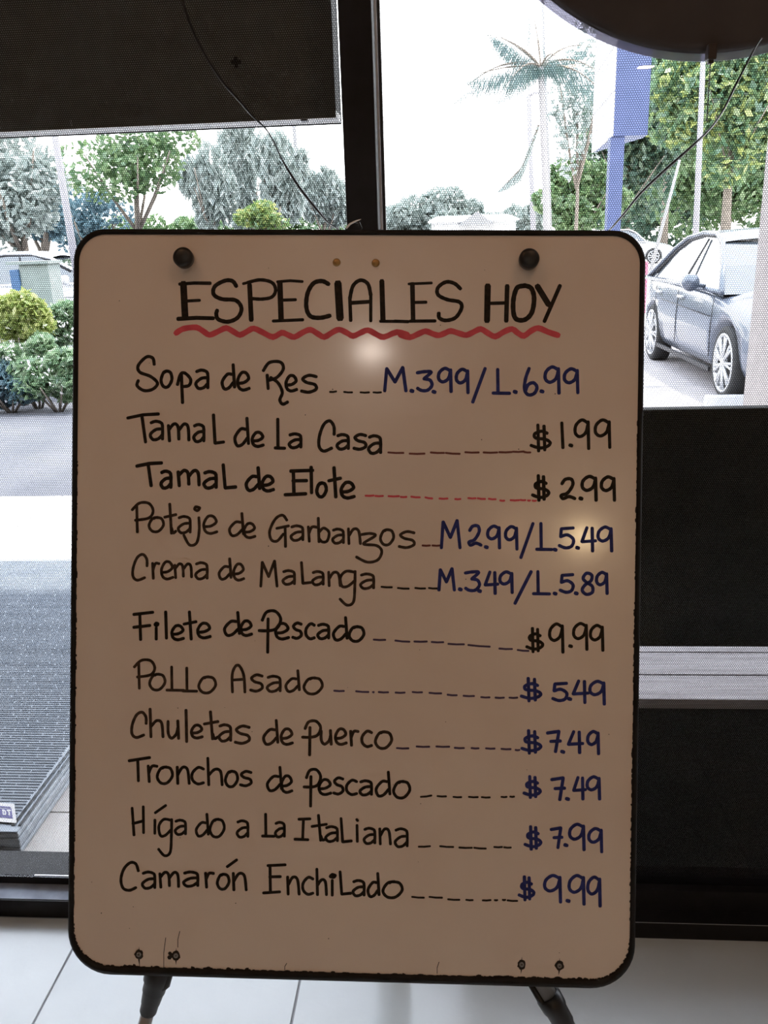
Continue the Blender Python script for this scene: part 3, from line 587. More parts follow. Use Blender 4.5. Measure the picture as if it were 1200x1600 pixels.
# ---------------------------------------------------------------- things hung in the windows
# framed panel seen from its back, against the outside of the left pane
PY = 1.63
c0 = at(525, 184, PY); zp = c0.z; xr_ = c0.x; d_ = ray(532, 192); PD = d_.y*(zp-CAM.z)/d_.z
x_l = -1.75; ztop = 2.62
ph = empty('hanging_poster', (-.8, PY, zp)); tag(ph, 'dark backside of a deep framed panel hung high in the left window', 'poster')
def lp(mb, name, m, root, **k):
    o = mb.build(name, m, root, **k); o.matrix_parent_inverse = Matrix.Translation(root.location).inverted(); return o
pf_ = mat('pale_frame', (.86, .85, .85), .5, noise=(40, (.62, .62, .63), 3)); m_ = mat('dull_dark_aluminium', (.012, .012, .013), .6, spec=.1)
lp(MB().box((x_l, PY, zp+.0008), (xr_-.0008, PY+.004, ztop)), 'backing', M_['poster'], ph)
lp(MB().box((x_l, PY+.0002, zp), (xr_, PD, zp+.012)), 'bottom_rail', pf_, ph)
lp(MB().box((x_l, PY+.0002, ztop-.012), (xr_, PD, ztop)), 'top_rail', pf_, ph)
lp(MB().box((xr_-.010, PY+.0002, zp+.012), (xr_, PD, ztop-.012)), 'side_rail', m_, ph)
lp(MB().box((x_l, PY+.0002, zp+.012), (x_l+.01, PD, ztop-.012)), 'side_rail', m_, ph)
lp(MB().box((x_l, PD, zp-.002), (xr_+.001, PD+.004, ztop)), 'front_sheet', M_['blackplastic'], ph)
c = at(370, 98, PY+.004); a = .0088; b = .0032; pl = [(-b, a), (b, a), (b, b), (a, b), (a, -b), (b, -b), (b, -a), (-b, -a), (-b, -b), (-a, -b), (-a, b), (-b, b)]
lp(MB().prism([(c.x+x, PY-.003, c.z+z) for x, z in pl], (0, 0, 0), (0, .004, 0)), 'cross_mark', M_['blackplastic'], ph, bevel=.0008)
c = at(113, 192, PY+.004); lp(MB().box((c.x-.0015, PY-.003, c.z-.006), (c.x+.001, PY, c.z+.004)), 'clip', M_['grey'], ph)
c = at(475, 192, PY+.004); lp(MB().box((c.x-.005, PY+.001, zp-.0025), (c.x+.006, PY+.02, zp)), 'clip', M_['blackplastic'], ph)
# round sign, back side, hanging inside the right pane
DY = 1.566
P = [at(*p, DY) for p in ((871, 0), (960, 55), (1000, 66), (1112, 77), (1190, 71))]
Am = np.array([[2*p.x, 2*p.z, 1] for p in P]); bb = np.array([p.x**2+p.z**2 for p in P]); sx_, sz_, k_ = np.linalg.lstsq(Am, bb, rcond=None)[0]
RD = math.sqrt(k_+sx_**2+sz_**2)
rs = empty('round_sign', (sx_, DY, sz_)); tag(rs, 'dark back of a large round sign hanging at the top right of the window', 'sign')
print('round sign', sx_, sz_, RD)
MB().lathe([(0, 0), (0, RD-.012), (.004, RD-.002), (.010, RD), (.024, RD), (.026, RD-.004), (.026, 0)], (0, 0, 0), (0, 1, 0), 128).build('backing', M_['disc'], rs)
MB().lathe([(.020, RD-.004), (.020, RD+.011), (.023, RD+.0115), (.024, RD-.004)], (0, 0, 0), (0, 1, 0), 128).build('rim', M_['acrylic'], rs)
q = at(1112, 84, DY-.004)-Vector((sx_, DY, sz_))
MB().box((q.x-.007, -.010, q.z-.009), (q.x+.007, .010, q.z+.014)).box((q.x-.0045, -.006, q.z-.014), (q.x+.0045, .006, q.z-.008)).build('pull_switch', mat('dark_brown_plastic', (.03, .018, .014), .5), rs, bevel=.002)
ch = MB(); e0 = at(1110, 98, DY-.004)-Vector((sx_, DY, sz_)); e1 = at(1104.5, 188, DY-.004)-Vector((sx_, DY, sz_))
for k in range(26):
    p = e0.lerp(e1, k/25); ch.lathe([(-.0014, .0001), (-.001, .0011), (0, .0015), (.001, .0011), (.0014, .0001)], p, (0, 0, 1), 7)
ch.tube([e0+Vector((0, 0, .008)), e1], .0005, 5); tag(ch.build('bead_chain', M_['blackplastic'], rs), 'thin dark bead pull chain')
for s in (-1, 1): MB().tube([(s*.3, .012, math.sqrt(max(RD**2-.09, .01))-.01), (s*.3, .012, HC-sz_)], .0012, 6).build('suspension_wire', M_['steel'], rs)
# loose cords
def cord(pts, r, lab):
    P = smooth([tuple(p) for p in pts], 5) if False else None
    V = [at(x, y, Y) for x, y, Y in pts]; out = []; rr = []
    for i in range(len(V)-1):
        p0, p1, p2, p3 = V[max(i-1, 0)], V[i], V[i+1], V[min(i+2, len(V)-1)]
        for k in range(5):
            t = k/5; out.append(.5*((2*p1)+(-p0+p2)*t+(2*p0-5*p1+4*p2-p3)*t*t+(-p0+3*p1-3*p2+p3)*t**3)); rr.append(r[i]+(r[i+1]-r[i])*t)
    out.append(V[-1]); rr.append(r[-1])
    o = MB().tube(out, rr, 8).build('cord', M_['blackplastic']); tag(o, lab, 'cord'); return o
LP = [(262,-120),(270,-60),(285,0),(300,45),(320,85),(348,128),(372,155),(395,182),(415,201),(430,226),(440,248),(454,272),(472,299),(497,330),(512,347),(526,357),(536,366)]
cord([(x, y, 1.42-.43*max(0, i-2)/14) for i, (x, y) in enumerate(LP)], [.0023, .0023, .0022, .0019, .0019, .0019, .0018, .0015, .0010, .0008, .0009, .0016, .0018, .0015, .0011, .0009, .0009], 'thin black cord crossing the dark panel down to the board top')
RP = [(1190,60),(1181,73),(1152,128),(1135,163),(1122,185),(1108,203),(1084,226),(1040,265),(1002,301),(975,334),(953,359),(945,368)]
cord([(x, y, 1.43-.43*i/11) for i, (x, y) in enumerate(RP)], [.0010, .0011, .0017, .0017, .0013, .0014, .0017, .0019, .0017, .0014, .0010, .0010], 'black cord from the round sign to the board top right')

# ---------------------------------------------------------------- outside: canopy, pavement, ground
CY = 3.75
struct(MB().box((-9, 1.73, 3.5), (9, CY, 3.75)).build('canopy', mat('white_soffit', (.75, .74, .72), .9)))
struct(MB().box((-9, 1.68, -.3), (X0-.12, 1.9, 4.5)).build('wall_front', M_['stucco']))
struct(MB().box((X1+.12, 1.68, -.3), (9, 1.9, 4.5)).build('wall_front', M_['stucco']))
struct(MB().box((-9, 1.5, 3.02), (9, 1.73, 4.8)).build('wall_upper', M_['stucco']))
zs = 0.0
sw = struct(MB().box((-9, 1.72, -.2), (9, 5.0, -.013)).build('sidewalk', M_['grout']))
for i in range(-4, 4):
    for j in range(3):
        ya, yb_ = ((1.722, 1.93), (1.936, 3.48), (3.486, 5.0))[j]
        MB().box((i*1.5+.62+.003, ya, -.02), (i*1.5+2.12-.003, yb_, zs)).build('paving_slab', M_['concrete'], sw)
struct(MB().box((-60, 5.0, -.3), (.6, 140, -.03)).build('road', M_['asphalt']))
struct(MB().box((.6, 5.0, -.3), (60, 14.5, -.028)).build('parking_ground', M_['lot']))
struct(MB().box((.6, 14.5, -.3), (60, 140, -.03)).build('road_far', M_['concrete']))
cl = at(1160, 634, 3.72)
co = struct(MB().box((cl.x, 3.3, -.02), (cl.x+.42, 3.72, 3.5)).build('trim_2', M_['stucco'], bevel=.006))
# bench
bx0, bx1 = .02, 2.3; by = 1.735; zt = at(1100, 639, by).z; zlo = at(1100, 1010.5, by).z; zse = at(1100, 1093, by).z-.012
be = empty('bench', (1.1, 1.95, -.0)); tag(be, 'black boxed bench outside the right pane with a weathered wooden seat', 'bench')
lp(MB().box((bx0, by, zlo), (bx1, by+.03, zt)), 'back_panel', M_['benchblack'], be, bevel=.002)
lp(MB().box((bx0, by+.002, 0), (bx1, by+.03, zse-.012)), 'base_panel', M_['benchblack'], be, bevel=.002)
lp(MB().box((bx0, by+.03, 0), (bx0+.03, by+.45, zse-.02)), 'end_panel', M_['benchblack'], be)
lp(MB().box((bx1-.03, by+.03, 0), (bx1, by+.45, zse-.02)), 'end_panel', M_['benchblack'], be)
for xx in (bx0+.05, bx1-.1): lp(MB().box((xx, by+.03, zse), (xx+.05, by+.07, zt-.03)), 'back_post', M_['benchblack'], be)
wood = mat('weathered_wood', (.33, .31, .32), .75, noise=(6, (.22, .20, .21), 6), bump=(50, .2))
t = wood.node_tree; mp = t.nodes.new('ShaderNodeMapping'); mp.inputs['Scale'].default_value = (1, 14, 14)
tn = [n for n in t.nodes if n.type == 'TEX_COORD'][0]
for nn in [n for n in t.nodes if n.type == 'TEX_NOISE']: t.links.new(mp.outputs[0], nn.inputs['Vector'])
t.links.new(tn.outputs['Object'], mp.inputs['Vector'])
for k in range(4): lp(MB().box((bx0, by-.0+k*.115, zse-.012), (bx1, by+.111+k*.115, zse+.012)), 'seat_plank', wood, be, bevel=.002)
# ribbed mat
mc = gnd(28, 1335); ma = gnd(104, 1233); mtop = .062
silver = mat('silver_grey_plastic', (.21, .24, .28), .42, metal=.1, noise=(9, (.26, .29, .33), 5))
side = mat('clouded_plastic_wrap', (.30, .34, .38), .35, noise=(30, (.42, .46, .50), 5), bump=(40, .5))
mx1 = (mc.x+ma.x)/2+.006; my0, my1 = mc.y, gnd(50, 895).y+.02; mx0 = -3.6
mt = empty('ribbed_mat', (mx1-1, (my0+my1)/2, 0)); tag(mt, 'thick wrapped silver-grey ribbed slab lying on the pavement outside the left pane', 'mat')
for k in range(4): lp(MB().box((mx0, my0+.004*(k % 2), .001+k*.0145), (mx1-.003*(k % 2), my1, .0145+k*.0145)), 'layer', side, mt, bevel=.004)
lp(MB().box((mx0, my0+.006, .058), (mx1-.006, my1, mtop)), 'top_sheet', silver, mt, bevel=.002)
rib = MB(); y = my0+.05; k = 0
while y < my1-.03:
    x = mx1-.035-random.uniform(0, .006); first_ = .02+(k*.37 % 1)*.10
    while x > mx0+.02 and x > -2.9:
        w = first_ or random.uniform(.10, .13); first_ = 0
        rib.add([(x, y, mtop), (x-w, y, mtop), (x-w+.0005, y+.0035, mtop+.0028), (x-.0005, y+.0035, mtop+.0028), (x-w, y+.008, mtop), (x, y+.008, mtop)], [(0, 1, 2, 3), (3, 2, 4, 5), (0, 3, 5), (1, 4, 2)])
        x -= w+.004
    y += .0125; k += 1
tag(lp(rib, 'ribs', silver, mt), kind='stuff')
wrap = MB()
for k in range(7):
    o_ = random.uniform(.0, .03); wrap.tube([(mx1-.008-o_, my0+.03, mtop+.001), (mx1-.004-o_*.6, (my0+my1)/2, mtop+.001), (mx1-.01-o_, my1-.02, mtop+.001)], .0022, 5)
lp(wrap, 'wrap_folds', side, mt)
# label, cut by the photograph's edge: only its last two letters show
white = mat('white_label', (.62, .62, .64), .6); navy = mat('navy_print', (.045, .035, .18), .6)
def plate(name, polys, m, z):
    mb = MB()
    for poly in polys: mb.prism([gnd(x, y, mtop+z) for x, y in poly], (0, 0, -.0006), (0, 0, 0))
    return lp(mb, name, m, mt)
plate('label', [[(-60, 1249), (22.5, 1256), (26, 1286), (-60, 1279)]], white, .0046)
plate('label_print', [[(-30, 1257.5), (16.5, 1260.5), (16.8, 1262.6), (-30, 1259.6)], [(-30, 1262), (18, 1263.6), (19.8, 1278.6), (-30, 1274.6)]], navy, .0052)
plate('label_letters', [
  [(10.5, 1264.6), (16.6, 1265), (16.8, 1267.4), (15, 1267.4), (16, 1274.2), (13.6, 1274), (12.8, 1267.3), (10.7, 1267.2)],
  [(3.2, 1264.4), (6.8, 1264.8), (9.2, 1267), (9.8, 1271.6), (8, 1273.6), (4.4, 1273.2)]], white, .0058)
plate('letter_hole', [[(5.4, 1266.6), (6.8, 1267), (7.6, 1269), (7.4, 1271), (6.1, 1270.9)]], navy, .0064)

# ---------------------------------------------------------------- plants
def leaves(c, rad, n, size, blobs=14, flat=.0, hang=0.0, seed=0):
    r = np.random.default_rng(seed); c = np.array(c); rad = np.array(rad)
    bc = r.normal(size=(blobs, 3)); bc /= np.linalg.norm(bc, axis=1)[:, None]; bc *= r.uniform(.25, .8, (blobs, 1)); bc[:, 2] += .1
    br_ = r.uniform(.28, .5, blobs)
    idx = r.integers(0, blobs, n); d = r.normal(size=(n, 3)); d /= np.linalg.norm(d, axis=1)[:, None]
    p = bc[idx]+d*(br_[idx]*r.uniform(.55, 1.0, n)**.5)[:, None]
    p = c+p*rad
    a = r.normal(size=(n, 3)); a[:, 2] = a[:, 2]*(1-hang)-hang*2; a /= np.linalg.norm(a, axis=1)[:, None]
    b = np.cross(a, r.normal(size=(n, 3))); b /= np.linalg.norm(b, axis=1)[:, None]
    s = size*r.uniform(.6, 1.3, (n, 1)); w = .28 if hang else .5
    return np.stack([p-a*s, p-b*s*w, p+a*s, p+b*s*w], 1)
M_['bark'] = mat('bark', (.20, .17, .14), .95, noise=(8, (.13, .11, .09), 6))
M_['lf'] = [leafmat('leaves_mid_green', [(.08, .15, .07), (.13, .21, .09), (.21, .29, .14)]),  # leaf colours lifted paler to stand in for outdoor haze and glare
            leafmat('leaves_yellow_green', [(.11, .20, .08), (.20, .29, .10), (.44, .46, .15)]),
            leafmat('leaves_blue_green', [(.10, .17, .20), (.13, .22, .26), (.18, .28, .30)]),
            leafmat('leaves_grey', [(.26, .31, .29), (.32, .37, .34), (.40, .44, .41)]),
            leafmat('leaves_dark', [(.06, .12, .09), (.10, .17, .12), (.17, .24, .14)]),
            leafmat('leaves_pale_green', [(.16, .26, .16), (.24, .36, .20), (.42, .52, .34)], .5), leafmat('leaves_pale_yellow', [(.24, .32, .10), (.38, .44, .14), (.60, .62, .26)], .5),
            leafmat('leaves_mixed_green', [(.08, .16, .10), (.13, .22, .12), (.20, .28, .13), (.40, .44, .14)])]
def tree(px, py, Y, rx, rz, n, size, kind, lab, grp=None, name='tree', cat='tree', blobs=14, trunk=True, hang=0, seed=0, base=-.03, ry=None, to=None):
    if to: k_ = to/Y; Y = to; rx *= k_; rz *= k_; size *= k_
    ry = ry or rx*.55
    c = at(px, py, Y); root = empty(name, (c.x, Y, base)); tag(root, lab, cat, grp)
    V = leaves((0, 0, c.z-base), (rx, ry or rx, rz), n, size, blobs, hang=hang, seed=seed+int(px))
    tag(quads('foliage', V, M_['lf'][kind], root), kind='stuff')
    if trunk:
        r = random.Random(int(px)); h = c.z-base; mb = MB()
        mb.tube([(0, 0, -.02), (r.uniform(-.1, .1), 0, h*.5), (r.uniform(-.2, .2), 0, h)], [max(.06, rx*.07), max(.05, rx*.05), .04], 10)
        for k in range(5):
            a = r.uniform(0, 6.28); mb.tube([(0, 0, h*.55), (math.cos(a)*rx*.3, math.sin(a)*rx*.3, h*.8), (math.cos(a)*rx*.6, math.sin(a)*rx*.6, h+rz*r.uniform(0, .5))], [.05, .035, .015], 6)
        mb.build('trunk', M_['bark'], root)
    return root
# left of the mullion
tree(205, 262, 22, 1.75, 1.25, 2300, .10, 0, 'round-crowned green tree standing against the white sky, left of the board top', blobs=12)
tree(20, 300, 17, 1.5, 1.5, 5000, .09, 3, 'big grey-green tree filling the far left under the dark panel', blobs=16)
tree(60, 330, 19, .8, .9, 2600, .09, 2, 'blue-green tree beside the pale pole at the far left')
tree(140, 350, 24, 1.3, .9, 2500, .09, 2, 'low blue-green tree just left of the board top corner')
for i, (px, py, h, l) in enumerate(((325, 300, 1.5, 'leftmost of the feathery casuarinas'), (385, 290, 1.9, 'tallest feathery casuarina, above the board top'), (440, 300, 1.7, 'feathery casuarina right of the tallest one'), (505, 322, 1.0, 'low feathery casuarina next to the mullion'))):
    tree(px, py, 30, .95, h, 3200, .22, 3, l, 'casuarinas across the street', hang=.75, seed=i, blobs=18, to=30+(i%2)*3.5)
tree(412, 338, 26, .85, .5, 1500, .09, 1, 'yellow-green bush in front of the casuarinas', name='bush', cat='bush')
def hedge(pa, pb, Y, rz, n, size, kind, lab):
    a = at(*pa, Y); b = at(*pb, Y); root = empty('hedge', ((a.x+b.x)/2, Y, -.03)); tag(root, lab, 'hedge')
    V = []; m = max(3, int((b.x-a.x)/(rz*1.1)))
    for k in range(m):
        p = a.lerp(b, (k+.5)/m); z = (p.z-rz*.8*(.7+.5*random.random())); V.append(leaves((p.x-root.location.x, 0, (z+.03)), ((b.x-a.x)/m*.9, rz, rz), n//m, size, 9, seed=k+int(Y)))
        V.append(leaves((p.x-root.location.x, 0, (z+.03)*.4), ((b.x-a.x)/m*.9, rz, max(z*.5, .4)), n//m, size, 9, seed=99+k+int(Y)))
    tag(quads('foliage', np.concatenate(V), M_['lf'][kind], root), kind='stuff')
    for k in range(m):
        MB().tube([(a.x+(b.x-a.x)*(k+.5)/m-root.location.x, 0, 0), (a.x+(b.x-a.x)*(k+.5)/m-root.location.x, 0, 1.2)], .05, 6).build('stem', M_['bark'], root)
    return root
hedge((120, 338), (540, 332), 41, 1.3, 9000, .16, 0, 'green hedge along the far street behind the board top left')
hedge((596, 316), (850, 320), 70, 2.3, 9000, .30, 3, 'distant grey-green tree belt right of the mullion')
# right of the mullion
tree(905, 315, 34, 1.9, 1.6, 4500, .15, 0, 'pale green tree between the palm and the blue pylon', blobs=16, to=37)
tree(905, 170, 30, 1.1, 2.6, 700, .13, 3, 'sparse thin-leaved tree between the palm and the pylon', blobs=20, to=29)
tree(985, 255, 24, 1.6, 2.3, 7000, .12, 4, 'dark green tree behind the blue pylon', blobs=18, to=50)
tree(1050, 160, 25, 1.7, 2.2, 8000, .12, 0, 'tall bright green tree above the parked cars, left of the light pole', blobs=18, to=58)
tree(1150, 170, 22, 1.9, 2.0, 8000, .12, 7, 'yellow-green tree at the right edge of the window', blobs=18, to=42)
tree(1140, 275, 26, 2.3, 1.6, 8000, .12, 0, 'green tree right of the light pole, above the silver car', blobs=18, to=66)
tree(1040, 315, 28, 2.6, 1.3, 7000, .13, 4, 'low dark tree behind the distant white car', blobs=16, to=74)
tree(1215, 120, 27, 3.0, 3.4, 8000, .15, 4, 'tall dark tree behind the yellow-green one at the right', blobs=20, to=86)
# bushes by the road, left
fl_m = leafmat('white_petals', [(.75, .72, .70), (.9, .88, .86), (.95, .95, .95)], .3)
def bush(px, py, Y, r, rz, n, kind, lab, flowers=0):
    kind = {0: 5, 1: 6}.get(kind, kind)
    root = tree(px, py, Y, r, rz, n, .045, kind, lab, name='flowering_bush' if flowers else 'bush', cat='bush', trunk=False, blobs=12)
    h = at(px, py, Y).z
    if flowers: tag(quads('blossoms', leaves((0, 0, h+.03), (r*1.02, r*1.02, rz*1.05), flowers*2, .022, 10, seed=int(px)+5), fl_m, root), kind='stuff')
    mb = MB()
    for k in range(7):
        a = k*.9; mb.tube([(math.cos(a)*.03, math.sin(a)*.03, 0), (math.cos(a)*r*.5, math.sin(a)*r*.5, h*.9)], [.012, .006], 6)
    mb.build('stem', M_['bark'], root)
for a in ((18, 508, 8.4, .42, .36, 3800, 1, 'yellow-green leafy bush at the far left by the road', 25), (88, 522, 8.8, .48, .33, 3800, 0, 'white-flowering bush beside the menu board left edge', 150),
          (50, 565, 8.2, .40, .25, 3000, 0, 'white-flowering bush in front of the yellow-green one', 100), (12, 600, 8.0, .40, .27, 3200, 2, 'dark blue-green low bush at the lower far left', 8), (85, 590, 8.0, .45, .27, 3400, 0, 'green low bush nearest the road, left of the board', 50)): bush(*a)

# palm
def palm(px, py, Y, lean, lab):
    top = at(px, py, Y); foot = at(858, 352, Y); root = empty('palm_tree', (foot.x, Y, -.03)); tag(root, lab, 'palm')
    T = top-Vector((foot.x, Y, -.03)); MB().tube([(0, 0, 0), (T.x*.25, 0, T.z*.35), (T.x*.7, 0, T.z*.75), (T.x, 0, T.z)], [.12, .09, .08, .08], 12).build('trunk', mat('palm_bark', (.36, .34, .34), .9), root)
    lm = leafmat('palm_leaflets', [(.05, .09, .09), (.08, .13, .12), (.12, .17, .15)])
    r = random.Random(3); specs = [(math.pi+.1, 1.9, .15, .35), (math.pi-.25, 2.5, .42, .9), (math.pi-.6, 1.9, .75, .2), (1.75, 1.7, 1.2, .1), (.5, 1.9, .8, .6), (.1, 1.9, .5, .9), (-.3, 1.9, .2, 1.0), (-2.2, 1.5, .3, .8), (-1.3, 1.5, .6, .8), (2.2, 1.9, .3, .8), (1.2, 1.6, .6, .7), (math.pi-.1, 1.6, .9, .4)]
    for az, L, up, droop in specs:
        spine = []
        for k in range(13):
            t = k/12; h = L*t*math.cos(up*(1-t*.2)); z = L*t*math.sin(up)-droop*t*t*L*.75
            spine.append(Vector((math.cos(az)*h, math.sin(az)*h*.8, z)))
        V = []
        for k in range(1, 52):
            t = k/52; f = t*12; i = int(f); p = spine[i].lerp(spine[min(i+1, 12)], f-i); d = (spine[min(i+1, 12)]-spine[max(i-1, 0)]).normalized(); sd = d.cross(Vector((0, 0, 1))).normalized()
            ll = .55*math.sin(math.pi*min(1, t*.85+.12))+.08
            for s in (-1, 1):
                tip = p+(sd*s*.45+d*.45+Vector((0, 0, -1.0-.3*r.random())))*ll; mid_ = p.lerp(tip, .5)+sd*s*.06
                w = d*.011; V.append([p-w, mid_-w, tip, mid_+w])
        V = np.array([[list(v) for v in q] for q in V]); o = quads('frond', V, lm, root); o.location = T
        MB().tube(spine, [.025]*6+[.014]*4+[.006]*3, 6).build('midrib', M_['bark'], o)
    # old frond hanging down the trunk
    a = at(842, 195, Y)-Vector((foot.x, Y, -.03)); b = at(815, 262, Y)-Vector((foot.x, Y, -.03)); c = at(778, 300, Y)-Vector((foot.x, Y, -.03))
    V = []
    for k in range(70):
        t = k/70; p = a.lerp(b, t*2) if t < .5 else b.lerp(c, t*2-1); ll = .38*math.sin(math.pi*(t*.9+.08))
        for s in (-1, 1): tip = p+Vector((s*.22*ll-.25*ll, r.uniform(-.1, .1), -ll)); V.append([p+Vector((0, 0, .02)), p.lerp(tip, .5)+Vector((-.02, 0, 0)), tip, p.lerp(tip, .5)+Vector((.02, 0, 0))])
    V = np.array([[list(v) for v in q] for q in V]); o = quads('hanging_frond', V, M_['lf'][3], root); MB().tube([a, b, c], [.03, .02, .008], 6).build('midrib', M_['bark'], o)
palm(845, 105, 25, 0, 'tall coconut palm against the white sky left of the round sign')
# poles
def pole(p0, p1, Y, r, lab, col='pale', head=True):
    a = at(*p0, Y); b = at(*p1, Y); root = empty('light_pole', (b.x, Y, -.03)); tag(root, lab, 'pole')
    d = Vector((a.x-b.x, 0, a.z-b.z)); k = (b.z+.03)/max(d.z, .1); foot = Vector((-d.x*k, 0, 0)); root.location.x += 0
    m = M_['polepale'] if col == 'pale' else M_['polegrey']
    MB().tube([foot, Vector((a.x-b.x, 0, a.z+.03))], [r*1.2, r*.8], 12).build('shaft', m, root)
    MB().lathe([(0, r*2.2), (.18, r*2.2), (.25, r*1.3)], foot, (0, 0, 1), 14).build('base', m, root)
    tp = Vector((a.x-b.x, 0, a.z+.03))
    if head: MB().tube([tp, tp+Vector((.25, 0, .12)), tp+Vector((.6, 0, .12))], r*.5, 8).box((tp.x+.5, -.08, tp.z+.08), (tp.x+.95, .08, tp.z+.15)).build('lamp_head', m, root)
M_['polepale'] = mat('pale_pole', (.30, .29, .32), .6); M_['polegrey'] = mat('grey_pole', (.30, .30, .31), .7)
pole((60, 50), (114, 390), 14, .055, 'pale slanting light pole at the left beside the dark panel')
pole((440, -80), (470, 350), 45, .09, 'thin grey pole rising above the casuarinas', 'grey')
pole((845, -90), (850, 60), 32, .05, 'thin grey pole rising behind the palm crown', 'grey')
pole((1100, 60), (1087, 370), 17, .05, 'pale light pole behind the silver car')
pole((826, 150), (833, 352), 45, .12, 'white lamp post just left of the palm trunk')
pole((1062, 250), (1030, 372), 30, .05, 'thin slanting grey pole left of the pale light pole', 'grey', False)
# pylon sign
SYy = 18; pa = at(957, 60, SYy); pb = at(957, 213, SYy); pc_ = at(1012, 212, SYy)
py_ = empty('pylon_sign', (pb.x, SYy, -.03)); tag(py_, 'tall pylon sign with white face and blue side on a blue post', 'sign')
blue = mat('blue_paint', (.05, .07, .155), .6, noise=(3, (.06, .08, .18), 3)); wf = mat('white_sign_face', (.62, .60, .61), .6)
zb_ = pb.z+.03; bw = pc_.x-pb.x
dpx = at(931, 60, SYy+3.4).x-pb.x; print('dpx', dpx)
MB().prism([(.01, .02, 0), (bw, .02, 0), (bw+.02, .6, 0), (dpx+.05, 3.4, 0)], (0, 0, zb_), (0, 0, zb_+3.2)).build('cabinet', blue, py_)
for k in range(4):
    z0_ = zb_+k*.78
    MB().add([(-.01, .0, z0_), (dpx, 3.4, z0_), (dpx, 3.4, z0_+.765), (-.01, 0, z0_+.765), (.03, .03, z0_), (dpx+.04, 3.4, z0_), (dpx+.04, 3.4, z0_+.765), (.03, .03, z0_+.765)],
             [(0, 1, 2, 3), (7, 6, 5, 4), (0, 4, 5, 1), (3, 2, 6, 7), (0, 3, 7, 4), (1, 5, 6, 2)]).build('face_panel', wf, py_)
MB().box((-.02, .05, 0), (.24, .35, zb_)).build('post', blue, py_, bevel=.01)
# red marker post, wheel stop
rp_ = gnd(1010, 432); o = MB().lathe([(0, .06), (.02, .045), (.9, .045), (.95, .02), (.95, 0)], (0, 0, 0), (0, 0, 1), 14).build('bollard', mat('faded_red', (.33, .09, .14), .6)); o.location = (at(1010, 400, 17).x, 17, -.03)
tag(o, 'faded red bollard left of the silver car', 'bollard')
a = gnd(1099, 629); ws = MB().prism([(0, -.07, 0), (0, .07, 0), (0, .04, .10), (0, -.04, .10)], (-.0, 0, 0), (1.7, 0, 0)).build('wheel_stop', mat('white_kerb', (.7, .72, .78), .8), bevel=.01); ws.location = (a.x, a.y-.05, -.03)
tag(ws, 'white concrete wheel stop in front of the silver car', 'wheel stop')
# cabinet and post at far left
a = at(48, 450, 9.2); ub = empty('utility_box', (a.x, 9.2, -.03)); tag(ub, 'grey-green utility box with a blue edge behind the left bushes', 'utility box')
zt_ = at(50, 413, 9.2).z+.03; ggm = mat('grey_green_paint', (.24, .28, .26), .7)
MB().box((-.10, 0, 0), (.22, .3, zt_)).build('body', ggm, ub, bevel=.01); MB().box((-.2, -.02, 0), (-.10, .28, zt_-.05)).build('side_post', mat('blue_post_paint', (.06, .13, .25), .6), ub, bevel=.01)
MB().box((-.22, -.03, zt_), (.24, .33, zt_+.03)).build('lid', ggm, ub)
# far building
hb = at(740, 348, 55); bd = empty('building', (hb.x, 55, -.03)); tag(bd, 'low white building with a grey gable far beyond the board top', 'building')
wl = mat('white_render', (.8, .8, .8), .8); rfm = mat('grey_shingle', (.30, .30, .30), .9)
xa = at(674, 348, 55).x-hb.x; xb = at(806, 348, 55).x-hb.x; zh = at(740, 344, 55).z+.03
MB().box((xa, 0, 0), (xb, 6, zh)).build('wall', wl, bd)
g0 = at(716, 348, 55).x-hb.x; g1_ = at(772, 348, 55).x-hb.x
MB().prism([(g0, -1, zh-.25), (g1_, -1, zh-.25), ((g0+g1_)/2, -1, zh+.45)], (0, 0, 0), (0, 5, 0)).build('gable_roof', rfm, bd)
MB().prism([(xa-.2, -.3, zh), (xb+.2, -.3, zh), (xb-.3, 3, zh+.35), (xa+.3, 3, zh+.35)], (0, 0, -.1), (0, 0, 0)).build('roof', wl, bd)

